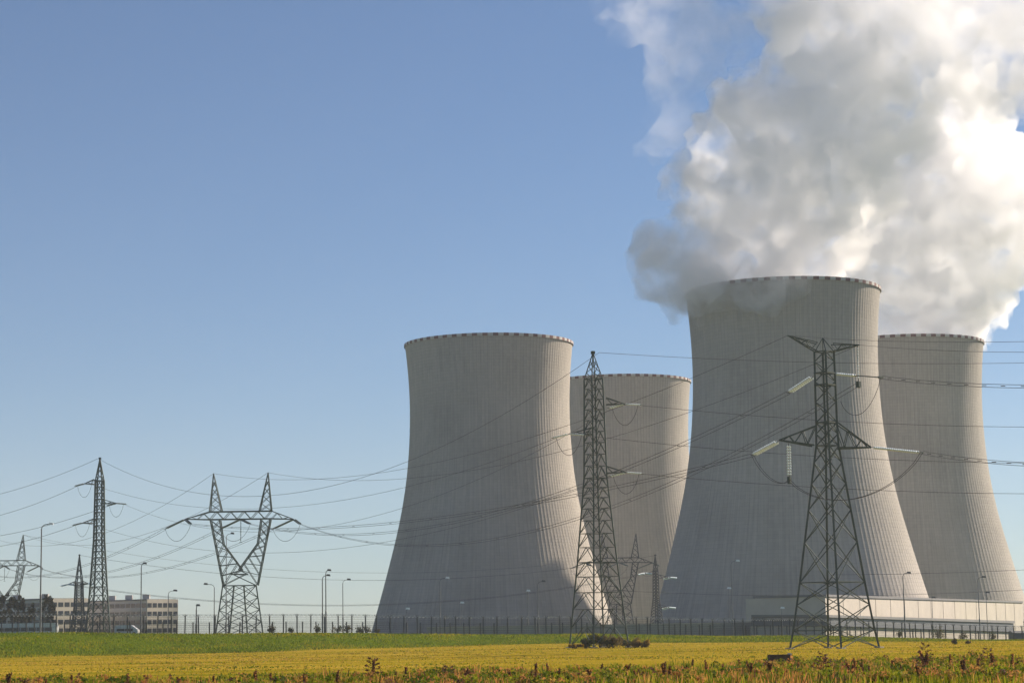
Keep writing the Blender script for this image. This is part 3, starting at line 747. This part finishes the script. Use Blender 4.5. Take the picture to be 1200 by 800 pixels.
# wires
wire(P1top, P0top, 15.5, 'earth wire from the middle pylon top down to the far left pylon top', .035)
wire(P1t[1][0], P0t[0][1], 8.5, 'upper conductor from the middle pylon across the left tower to the far left pylon')
wire(P1t[0][0], P0t[1][1], 12.5, 'second conductor from the middle pylon across the left tower to the far left pylon')
wire(P1t[2][0], P0t[2][1], 9.5, 'lowest conductor from the middle pylon across the left tower to the far left pylon')
NX = {'e': at(1330, 421, 345), 'a': at(1330, 499, 340), 'b': at(1330, 541, 345), 'c': at(1330, 577, 340)}
wire(P1top, NX['e'], 1.2, 'thin earth wire from the top of the middle pylon to the right photo edge', .03)
wire(P1t[0][1], NX['a'], 1.3, 'conductor running right from the upper arm of the middle pylon behind the right pylon', .033)
wire(P1t[1][1], NX['b'], 1.6, 'conductor running right from the left arm of the middle pylon behind the right pylon', .033)
wire(P1t[2][1], NX['c'], 1.2, 'conductor running right from the lowest arm of the middle pylon behind the right pylon', .033)
wire(q(923, 393, 1), WPk[0], 8, 'earth wire from the right pylon left tip to the portal pylon left peak', .03)
wire(q(1007, 404, -1), WPk[1], 8, 'earth wire from the right pylon right tip to the portal pylon right peak', .03)
wire(q(924, 460, 4), WPe[1][1], 9, 'upper double conductor from the right pylon across two towers to the portal pylon', .035, 2)
wire(q(882, 533, 5), WPe[0][1], 4.5, 'lower double conductor from the left arm of the right pylon to the portal pylon', .035, 2)
wire(q(1006, 450, -1), WPe[2][1], 12, 'double conductor from the right pylon hanging string to the portal pylon right tip', .035, 2)
wire(q(923, 393, 1), at(1330, 396, 180), .6, 'highest thin wire running right from the top arm of the right pylon', .02)
wire(q(1007, 404, -1), at(1330, 410, 180), .5, 'second highest thin wire running right from the top arm of the right pylon', .02)
wire(q(1032, 442, -5), at(1330, 450, 190), .6, 'double conductor running right from the upper string of the right pylon', .028, 2, gap=.5)
wire(q(1080, 530, -8), at(1330, 545, 190), .6, 'double conductor running right from the lower arm of the right pylon', .028, 2, gap=.5)
wire(WPk[0], FPk[0], 10, 'earth wire running left from the left peak of the portal pylon', .04)
wire(WPk[1], FPk[1], 10, 'earth wire running left from the right peak of the portal pylon', .04)
for i, nm in enumerate(('left', 'middle', 'right')):
    wire(WPe[i][0], FPe[i][1], 7, 'double conductor running left from the %s string of the portal pylon' % nm, .045, 2)
for i, (y, nm) in enumerate(((568, 'highest'), (592, 'second'), (619, 'lowest'))):
    a = (P0top, P0t[0][0], P0t[2][0])[i]; wire(a, at(-90, y + 24, 640), 2.5, '%s wire running from the far left pylon out of the left photo edge' % nm, .045)
wire(P0t[1][0], at(-90, 634, 640), 2.5, 'wire from the middle arm of the far left pylon out of the left photo edge', .045)
wire(S1top, S2top, 9, 'distant earth wire low behind the lamps, between the two thin masts', .05)
wire(S1t[0][1], S2t[1][0], 9, 'distant double conductor low above the fence, left of the left tower', .05, 2)
wire(at(700, 690, 760), at(1300, 684, 700), 3, 'low dark wire crossing the foot of the nearest cooling tower', .05)
wire(at(980, 673, 700), at(1300, 662, 640), .6, 'low wire at lamp height crossing the foot of the rightmost tower', .05)
wire(FPk[1], at(640, 662, 830), 8, 'faint distant wire above the lamps left of the left tower', .04)

# ------------------------------------------------------------------ fences
def fence(lab, offD, h, sp, name='security_fence', vtop=True, seed=1):
    rng = random.Random(seed)
    pxs = [-40, 300, 640, 900, 1240]; Ds = [446 + offD, 462 + offD, 482 + offD, 512 + offD, 585 + offD]
    pts = []
    for px in np.linspace(-40, 1240, 400):
        pts.append(ground_pt(px, float(np.interp(px, pxs, Ds))))
    r = empty(name, pts[0].copy(), 0, label=lab, cat='fence', group='perimeter fences')
    o0 = pts[0]; acc = 0; posts = [pts[0]]
    for a, b in zip(pts, pts[1:]):
        acc += (b - a).length
        if acc >= sp: posts.append(b); acc -= sp
    mb = MB(); mb.bar((0, 0, -.3), (0, 0, h), .25, n=6)
    if vtop:
        mb.bar((0, 0, h), (0, -.55, h + .6), .09); mb.bar((0, 0, h), (0, .55, h + .6), .09); mb.bar((0, 0, h), (.45, 0, h + .55), .08); mb.bar((0, 0, h), (-.45, 0, h + .55), .09)
    proto_ = None
    for p in posts[:100]:
        if proto_ is None: proto_ = mb.build('fence_post', M_steel_l, r); o = proto_
        else: o = proto_.copy(); col.objects.link(o); o.parent = r
        o.location = p - o0; o.rotation_euler = (rng.gauss(0, .012), rng.gauss(0, .012), rng.gauss(0, .1))
    pp = [p - o0 for p in posts]
    # mesh panel: woven wire as real strands
    mb = MB(); zs = list(np.linspace(.15, h - .08, 9))
    for z in zs: mb.tube([p + Vector((0, 0, z)) for p in pp], .022, 3)
    for a, b in zip(pp, pp[1:]):
        for k in range(1, 10):
            c = a.lerp(b, k / 10); mb.bar(c + Vector((0, 0, .12)), c + Vector((0, 0, h - .08)), .026, n=3)
    mb.build('wire_mesh', M_steel_l, r)
    if vtop:
        mb = MB()
        for dy, dz in ((-.5, .55), (-.25, .3), (.25, .3), (.5, .55)): mb.tube([p + Vector((0, dy, h + dz)) for p in pp], .02, 3)
        mb.build('barbed_wire', M_razor, r)
        mb = MB(); cp = []
        tot = len(pp) - 1
        for k in range(tot * 14):
            t = k / 14; i = int(t); c = pp[i].lerp(pp[i + 1], t - i); a = k * math.tau / 3.7; cp.append(c + Vector((0, math.cos(a) * .3, h + .25 + math.sin(a) * .3)))
        mb.tube(cp, .045, 3); mb.build('razor_coil', M_razor, r)
    return r
fence('tall outer fence with Y topped posts and coiled wire along the green bank', 0, 3.6, 3.0)
fence('lower inner fence of plain posts a few metres behind the tall fence', 9, 2.6, 3.4, vtop=False, seed=3)

# ------------------------------------------------------------------ street lamps
def lamp(px, top, D, side, lab, white=False, arm_px=8, thick=.2, kind='lamp', group='lamp posts'):
    g_ = ground_pt(px, D); h = at(px, top, D).z - g_.z; r = empty('street_lamp', g_, 0, label=lab, cat='lamp post', group=group)
    mb = MB(); mb.tube([(0, 0, -.3), (0, 0, h * .35), (0, 0, h * .36), (0, 0, h - .9)], [thick * .75, thick * .7, thick * .5, thick * .4], 8); mb.build('pole', M_pole, r)
    L = arm_px * D / F; mb = MB()
    mb.tube([(0, 0, h - .95), (side * L * .08, 0, h - .45), (side * L * .3, 0, h - .12), (side * L * .75, 0, h)], thick * .32, 6); mb.build('bracket', M_pole, r)
    mb = MB(); c = Vector((side * L, 0, h + .02)); s = .0013 * D if D > 500 else .62
    s = max(.6, s)
    mb.prism([c + Vector((-s * .8, -s * .3, -.12)), c + Vector((s * .8, -s * .3, -.2)), c + Vector((s * .8, s * .3, -.2)), c + Vector((-s * .8, s * .3, -.12))],
             [c + Vector((-s * .5, -s * .2, s * .5)), c + Vector((s * .6, -s * .2, s * .4)), c + Vector((s * .6, s * .2, s * .4)), c + Vector((-s * .5, s * .2, s * .5))])
    mb.build('lamp_head', M_headw if white else M_head, r); return r
lamps = [(265, 625, 500, 1, 'lamp post seen through the open head of the portal pylon', False, 7, .2),
         (47, 614, 430, 1, 'tallest lamp post, at the left before the dark end of the office block', True, 11, .30),
         (165, 660, 520, 1, 'lamp post in front of the bright end of the right office block', False, 4, .28),
         (197, 692, 700, 1, 'small far lamp post above the roof end of the right office block', False, 8, .25),
         (251, 684, 560, -1, 'lamp post behind the portal pylon with its head pointing left', False, 10, .24),
         (378, 674, 520, 1, 'left one of the close pair of lamp posts left of the left tower', False, 7, .28),
         (382, 668, 510, 1, 'right one of the close pair of lamp posts left of the left tower', False, 4, .28),
         (402, 679, 600, 1, 'thinner lamp post just right of the close pair', False, 7, .24),
         (516, 677, 520, 1, 'pale headed lamp post in front of the left cooling tower shade', True, 9, .2),
         (541, 706, 700, 1, 'short far lamp with pale head low in front of the left tower', True, 1, .2),
         (477, 713, 640, 1, 'short lamp at the left foot of the left tower', True, 1, .2),
         (619, 692, 600, 1, 'lamp post at the sunlit foot of the left tower, left of the taller one', True, 1, .24),
         (631, 681, 560, 1, 'lamp post with dark head at the sunlit foot of the left tower', False, 7, .26),
         (859, 657, 560, 1, 'tall pale lamp post in front of the shaded left side of the nearest tower', True, 8, .2),
         (855, 689, 700, 1, 'short lamp beside the tall pale one before the nearest tower', True, 1, .2),
         (917, 712, 560, 1, 'short lamp with white head left of the right pylon', True, 1, .18),
         (1061, 671, 620, 1, 'lamp post before the sunlit foot of the nearest tower', False, 7, .3),
         (1149, 676, 650, 1, 'lamp post before the rightmost tower, near its sunlit edge', False, 7, .28),
         (1158, 694, 760, 1, 'short thin post right of the lamp before the rightmost tower', False, 2, .2),
         (230, 709, 470, 1, 'short thick post with camera head left of the portal pylon', False, 2, .34),
         (1094, 700, 700, 1, 'short post in front of the long cream wall', False, 2, .2)]
for l in lamps: lamp(l[0], l[1], l[2], l[3], l[4], l[5], l[6], l[7])

# ------------------------------------------------------------------ buildings
def wallbox(root, name, a, b, z0, z1, depth_dir, depth, m):
    """box from ground line a-b (Vectors xy), extruded by depth_dir*depth"""
    o_ = root.location; d = depth_dir * depth
    P = lambda p, z: Vector((p.x - o_.x, p.y - o_.y, z - o_.z))
    base = [P(a, z0), P(b, z0), P(b + d, z0), P(a + d, z0)]; top = [P(a, z1), P(b, z1), P(b + d, z1), P(a + d, z1)]
    mb = MB(); mb.prism(base, top); return mb.build(name, m, root)
def office(corner_px, D, top, front_t, side_t, lab, nf, ns):
    c = at(corner_px, top, D); z1 = c.z; z0 = gz(c.x, D) - 3; c = Vector((c.x, c.y, 0))
    fl = Vector((-math.cos(R(40)), math.sin(R(40)), 0)); sr = Vector((math.cos(R(50)), math.sin(R(50)), 0))
    r = empty('office_building', Vector((c.x, c.y, z0)), 0, label=lab, cat='building', group='office blocks by the left photo edge')
    wallbox(r, 'walls', c, c + fl * front_t, z0, z1, sr, side_t, M_wallg)
    nF = Vector((-math.sin(R(40)), -math.cos(R(40)), 0)); nS = Vector((math.sin(R(50)), -math.cos(R(50)), 0))
    # cream side cladding
    wallbox(r, 'side_wall', c + nS * .25, c + sr * side_t + nS * .25, z0, z1 + .4, -nS, .25, M_wall)
    wallbox(r, 'roof', c + nF * .4 , c + fl * front_t + nF * .4, z1, z1 + .5, sr, side_t - .3, M_roof)
    H = 3.1; k = 0; zt = z1 - 1.0
    while zt - 1.7 > z0 + 1 and k < 5:
        # window ribbons
        for i in range(nf):
            a = c + fl * (front_t * (i + .08) / nf) + nF * .06; b = c + fl * (front_t * (i + .92) / nf) + nF * .06
            wallbox(r, 'window', a, b, zt - 1.6, zt, -nF, .055, M_glass)
        for i in range(ns):
            a = c + sr * (side_t * (i + .1) / ns) + nS * .31; b = c + sr * (side_t * (i + .85) / ns) + nS * .31
            wallbox(r, 'window', a, b, zt - 1.6, zt, -nS, .055, M_glass)
        wallbox(r, 'parapet_band', c + nF * .12, c + fl * front_t + nF * .12, zt - H + .15, zt - 1.75, -nF, .115, M_wall if k % 2 else M_wallg)
        zt -= H; k += 1
    for i in range(3):
        p = c + fl * (front_t * (.2 + .27 * i)) + sr * side_t * .4
        mb = MB(); o_ = r.location; mb.box((p.x - o_.x, p.y - o_.y, z1 - o_.z + .5 + .9), (2.6, 2.0, 1.8)); mb.build('roof_vent', M_wallg, r)
    return r
office(172, 797, 703, 36.8, 15, 'right hand grey office block with cream end wall and window rows behind the fence', 12, 6)
office(60, 776, 702, 62, 17, 'left hand office block with cream end wall, cut by the left photo edge', 12, 6)

# long cream wall building running back along the right hand towers
A = at(967, 697, 650); B = at(1198, 704.5, 960); A0 = Vector((A.x, A.y, 0)); B0 = Vector((B.x, B.y, 0)); dAB = (B0 - A0).normalized(); nAB = Vector((-dAB.y, dAB.x, 0))
r = empty('pump_building', Vector((A.x, A.y, -6)), 0, label='long cream walled hall running back past the foot of the two right towers', cat='building')
zt = (A.z + B.z) / 2
wallbox(r, 'walls', A0, B0, -6, zt - .5, nAB, 22, M_wall)
endl = (at(877, 697, 650)); E0 = Vector((endl.x, endl.y + 8, 0))
wallbox(r, 'roof', A0 - nAB * .4 - dAB * .4, B0 - nAB * .4, zt - .5, zt + .2, nAB, 23, M_roof)
mb = MB(); o_ = r.location; nW = 16
L_ = (B0 - A0).length
for k in range(1, nW): 
    p = A0 + dAB * (L_ * k / nW) - nAB * .05; mb.box((p.x - o_.x, p.y - o_.y, zt / 2 + 2.9), (.07, .12, zt + 5.4), 0, math.atan2(dAB.y, dAB.x))
mb.build('wall_joints', M_wall, r)
# grey end annex, in shade
wallbox(r, 'end_annex', E0, A0 + nAB * 1.5 + dAB * 2, -6, zt - .7, dAB, 14, M_wall)
# low service block in front: cladding band over a white wall, following the falling ground
C1, C2 = at(880, 720, 590), at(968, 720, 590); E1 = at(1187, 726, 820)
r = empty('service_block', Vector((C2.x, C2.y, -6)), 0, label='low white walled block with blue grey cladding band in front of the long cream hall', cat='building')
def slab(name, m, yt0, yt1, yb0, yb1, off=0):
    ps = [(880, 590, yt0, yb0), (968, 590, yt0, yb0), (1187, 820, yt1, yb1)]
    top = []; bot = []
    for (x, D, a, b) in ps: top.append(at(x, a, D)); bot.append(at(x, b, D))
    dF = (top[1] - top[0]).normalized(); dF.z = 0; dS = (top[2] - top[1]); dS.z = 0; dS.normalize(); nF = Vector((dF.y, -dF.x, 0)); nS = Vector((dS.y, -dS.x, 0))
    def shift(p, k): return p + (nF * off if k == 0 else nS * off if k == 2 else (nF + nS) * off)
    ft = [shift(Vector((b.x, b.y, t.z)), k) for k, (t, b) in enumerate(zip(top, bot))]; fb = [shift(b, k) for k, b in enumerate(bot)]
    back = [Vector((ft[0].x + 2, ft[0].y + 14, ft[0].z)), Vector((ft[1].x - 6, ft[1].y + 14, ft[1].z)), Vector((ft[2].x - 12, ft[2].y + 4, ft[2].z))]
    bb = [Vector((p.x, p.y, fb[k].z)) for k, p in enumerate(back)]
    o_ = r.location; mb = MB()
    for k in (0, 1):
        mb.prism([fb[k] - o_, fb[k + 1] - o_, bb[k + 1] - o_, bb[k] - o_], [ft[k] - o_, ft[k + 1] - o_, back[k + 1] - o_, back[k] - o_])
    mb.build(name, m, r)
slab('wall', M_wall, 733.3, 740.3, 760, 760)
slab('cladding_band', M_band, 726.5, 733.5, 733, 740, .5)
slab('roof_edge', M_roof, 720, 727, 723, 729.8, .8)
slab('gutter_wall', M_band, 723.2, 730, 726.3, 733.2, .35)
# low pale wall on the plant side of the fences
a_, b_ = at(500, 735, 560), at(905, 737, 600); r = empty('retaining_wall', Vector((a_.x, a_.y, -3)), 0, label='low pale concrete wall behind the fence below the left and nearest towers', cat='wall', kind='thing')
wallbox(r, 'wall', Vector((a_.x, a_.y, 0)), Vector((b_.x, b_.y, 0)), -3, a_.z, Vector((0, 1, 0)), .5, M_conc)
wallbox(r, 'coping', Vector((a_.x, a_.y - .12, 0)), Vector((b_.x, b_.y - .12, 0)), a_.z, a_.z + .18, Vector((0, 1, 0)), .74, M_wall)
# dark shed at far right edge
p = at(1185, 736, 620); mb = MB(); mb.box((0, 0, 0), (16, 8, 9)); r = empty('storage_shed', (p.x + 8, p.y, -4.5), 0, label='low dark blue shed at the right photo edge behind the fence', cat='shed')
mb.build('walls', M_band, r); mb = MB(); mb.prism([(-8.4, -4.4, 4.5), (8.4, -4.4, 4.5), (8.4, 4.4, 4.5), (-8.4, 4.4, 4.5)], [(-8.4, -.2, 5.1), (8.4, -.2, 5.1), (8.4, .2, 5.1), (-8.4, .2, 5.1)]); mb.build('roof', M_roof, r)

# ------------------------------------------------------------------ vehicles by the office blocks
def vehicle(name, px, D, length, h, lab, cat, wins, yaw=0, zoff=0):
    g_ = ground_pt(px, D); r = empty(name, g_ + Vector((0, 0, zoff)), yaw, label=lab, cat=cat); wd = 2.4; l = length / 2
    mb = MB()
    prof_ = [(-l, .4), (l - .2, .4), (l, .8), (l - .05, h * .55), (l - .35 if name == 'bus' else l - 1.4, h - .12), (l - .7 if name == 'bus' else l - 1.9, h), (-l + .3, h), (-l, h - .3)]
    mb.prism([(x, -wd / 2, z) for x, z in prof_], [(x, wd / 2, z) for x, z in prof_]); o = mb.build('body', M_vehw, r)
    for k in range(wins):
        w0 = -l + .5 + (length - 1.6) * k / wins; w1 = w0 + (length - 1.6) / wins - .12
        mb = MB(); mb.box(((w0 + w1) / 2, 0, h * .56), (w1 - w0, wd + .04, h * .26)); mb.build('side_window', M_glass, o)
    for x in (-l * .62, l * .66):
        for s in (-1, 1):
            mb = MB(); mb.tube([(x, s * (wd / 2 - .2), .45), (x, s * (wd / 2 + .03), .45)], .46, 14); mb.build('wheel', M_tyre, r)
    return r
vehicle('bus', 22, 520, 19, 3.3, 'long white roofed bus behind the fence at the left photo edge', 'bus', 9, zoff=-.7)
vehicle('delivery_van', 149, 520, 5.6, 2.5, 'white van behind the fence between the left pylon and the lamp post', 'van', 2, zoff=-.35)

# ------------------------------------------------------------------ shrubs and trees
def shrub(px, D, w, h, lab, mats=(M_leafd, M_leafo), seed=1, group='small dark bushes by the fence', n=500, name='bush'):
    rng = random.Random(seed); g_ = ground_pt(px, D); r = empty(name, g_, 0, label=lab, cat='bush', group=group)
    mb = MB()
    for k in range(7):
        a = rng.uniform(0, 6.3); rr_ = w * .32 * rng.random()
        mb.tube([(0, 0, -.1), (math.cos(a) * rr_ * .6, math.sin(a) * rr_ * .6, h * .4), (math.cos(a) * rr_ * 1.3, math.sin(a) * rr_ * 1.3, h * .8)], [.05, .035, .015], 4)
    mb.build('stem', M_bark, r)
    mb = MB()
    nl = max(5, int(w * 2.2))
    for k in range(nl):
        a = rng.uniform(0, 6.3); rr_ = w * .38 * rng.random() ** .6; s = h * rng.uniform(.22, .42)
        tx = Vector((math.cos(a) * rr_ * 1.25, math.sin(a) * rr_, h * rng.uniform(.6, 1.12)))
        for q_ in range(14): leafcloud(mb, Vector((math.cos(a) * rr_ * .7, math.sin(a) * rr_ * .6, h * .35)).lerp(tx, q_ / 13), (.1, .1, .1), 3, .12, rng, 0)
        leafcloud(mb, (math.cos(a) * rr_ , math.sin(a) * rr_ * .6, h * rng.uniform(.25, .66)), (s * 1.1, s, s), n // nl, .16 + h * .035, rng, rng.choice([0, 0, 1]))
    mb.build('foliage', list(mats), r); return r
for i, (px, D, w_, h_, lab) in enumerate([(318, 462, 1.5, 2.2, 'narrow dark bush right of the portal pylon foot'), (342, 470, 1.8, 1.4, 'small low bush between portal pylon and the lamp pair'), (372, 468, 1.4, 1.9, 'small bush just left of the close lamp pair'), (395, 474, 2.6, 2.1, 'round dark bush just right of the close lamp pair'),
        (407, 478, 2.2, 2.3, 'dark bush at the foot of the thinner lamp post'), (421, 484, 1.6, 2.0, 'small bush right of the thinner lamp post'), (430, 480, 2.4, 1.9, 'wide dark bush left of the foot of the left tower'), (441, 482, 1.6, 1.4, 'low bush touching the left edge of the left tower'), (1054, 535, 1.6, 2.0, 'small dark bush behind the fence right of the right pylon'),
        (1100, 540, 4.2, 3.4, 'wide leafy bush against the white wall right of the right pylon'), (1128, 545, 3.2, 2.6, 'bush against the white wall, second from the right'), (1164, 550, 1.6, 2.4, 'small bush before the right end of the white wall')]):
    shrub(px, D, w_, h_, lab, seed=i + 5, n=420)
shrub(1119, 330, 1.0, .9, 'compact dark bush alone on the grass in front of the fence at right', seed=50, n=500, group=None)
shrub(1134, 335, 1.6, .45, 'low flat clump of dry plants right of the compact dark bush', (M_leafo, M_g3), seed=51, n=300, group=None)
for i, (px, D, w_, h_, lab, mm) in enumerate([(688, 333, 3.4, 1.7, 'dark bush at the left feet of the middle pylon', (M_leafd, M_g1)), (703, 338, 4.4, 2.2, 'tallest bush in the middle of the pylon feet', (M_leafd, M_leafo)), (719, 332, 4.6, 1.9, 'brownish bush at the right feet of the middle pylon', (M_leafo, M_leafd)), (736, 335, 4.6, 1.5, 'dry low bush right of the middle pylon feet', (M_leafo, M_leafd)), (752, 332, 3.6, 1.3, 'rightmost dry brown bush beside the middle pylon', (M_leafo, M_g3)), (674, 331, 3.2, .7, 'low dry tuft at the left foot of the middle pylon', (M_leafo, M_g3))]):
    shrub(px, D, w_, h_, lab, mm, seed=70 + i, n=1700, group='bushes around the feet of the middle pylon')
def tree(px, D, h, w, lab, seed):
    rng = random.Random(seed); g_ = ground_pt(px, D); r = empty('roadside_tree', g_, 0, label=lab, cat='tree', group='trees before the left office block')
    mb = MB(); mb.tube([(0, 0, -.3), (.1, 0, h * .3), (-.1, .1, h * .6), (0, 0, h * .9)], [.22, .17, .1, .03], 7)
    for k in range(9):
        z = h * rng.uniform(.3, .75); a = rng.uniform(0, 6.3); L = w * rng.uniform(.25, .5)
        mb.tube([(0, 0, z), (math.cos(a) * L * .6, math.sin(a) * L * .6, z + L * .35), (math.cos(a) * L, math.sin(a) * L, z + L * .8)], [.09, .05, .02], 5)
    mb.build('trunk', M_bark, r); mb = MB()
    for k in range(17):
        a = rng.uniform(0, 6.3); z = h * rng.uniform(.36, .95); q_ = w * .42 * (1.15 - abs(z / h - .5)) * rng.random() ** .5
        leafcloud(mb, (math.cos(a) * q_, math.sin(a) * q_, z), (w * .16, w * .16, h * .08), 60, .55, rng, rng.choice([0, 0, 1]))
    mb.build('crown', [M_leafd, M_leafo], r)
for i, (px, h, w_) in enumerate([(-4, 14, 7), (5, 15.5, 5), (13, 14, 4), (20, 15, 4.5), (28, 15, 4), (36, 13.5, 4), (53, 15.5, 6), (60, 14, 4)]):
    tree(px, 700 + 5 * i, h * .9, w_ * .95, ['tree cut by the left photo edge before the office block', 'tree standing second from the left photo edge', 'slim tree third from the left photo edge', 'slim tree left of the distant portal pylon leg', 'slim tree just right of the distant portal pylon leg', 'low slim tree before the dark office wall', 'dark full tree right of the tallest lamp post', 'slim dark tree beside the cream end of the left office block'][i], 20 + i)

# ------------------------------------------------------------------ old concrete well in the verge
g_ = ground_pt(914, 172); r = empty('stone_trough', g_, R(8), label='dark weathered trough half hidden in the weeds left of the right pylon', cat='trough')
mb = MB(); mb.box((0, -.35, .38), (1.5, .14, .76)); mb.box((0, .35, .38), (1.5, .14, .76)); mb.box((-.82, 0, .38), (.14, .84, .76)); mb.build('basin', mat('dark_timber', (.07, .05, .04), .9, var=.4, vscale=4, bump=.3), r)
mb = MB(); mb.box((.82, 0, .42), (.14, .86, .86)); mb.build('end_slab', mat('pale_stone', (.5, .48, .44), .9, var=.2, vscale=3), r)
mb = MB(); mb.box((0, 0, .60), (1.5, .56, .04)); mb.build('soil_fill', M_bark, r)

# ------------------------------------------------------------------ haze
hz = MB(); hz.box((0, 2050, 150), (9000, 4700, 330)); ho = hz.build('haze', [])
hm = bpy.data.materials.new('haze'); hm.use_nodes = True; n = hm.node_tree; n.nodes.remove(n.nodes['Principled BSDF'])
v = n.nodes.new('ShaderNodeVolumePrincipled'); v.inputs['Color'].default_value = (.82, .88, 1, 1); v.inputs['Density'].default_value = .0001
n.links.new(v.outputs[0], n.nodes['Material Output'].inputs['Volume']); ho.data.materials.clear(); ho.data.materials.append(hm); tag(ho, kind='stuff', label='thin pale haze')
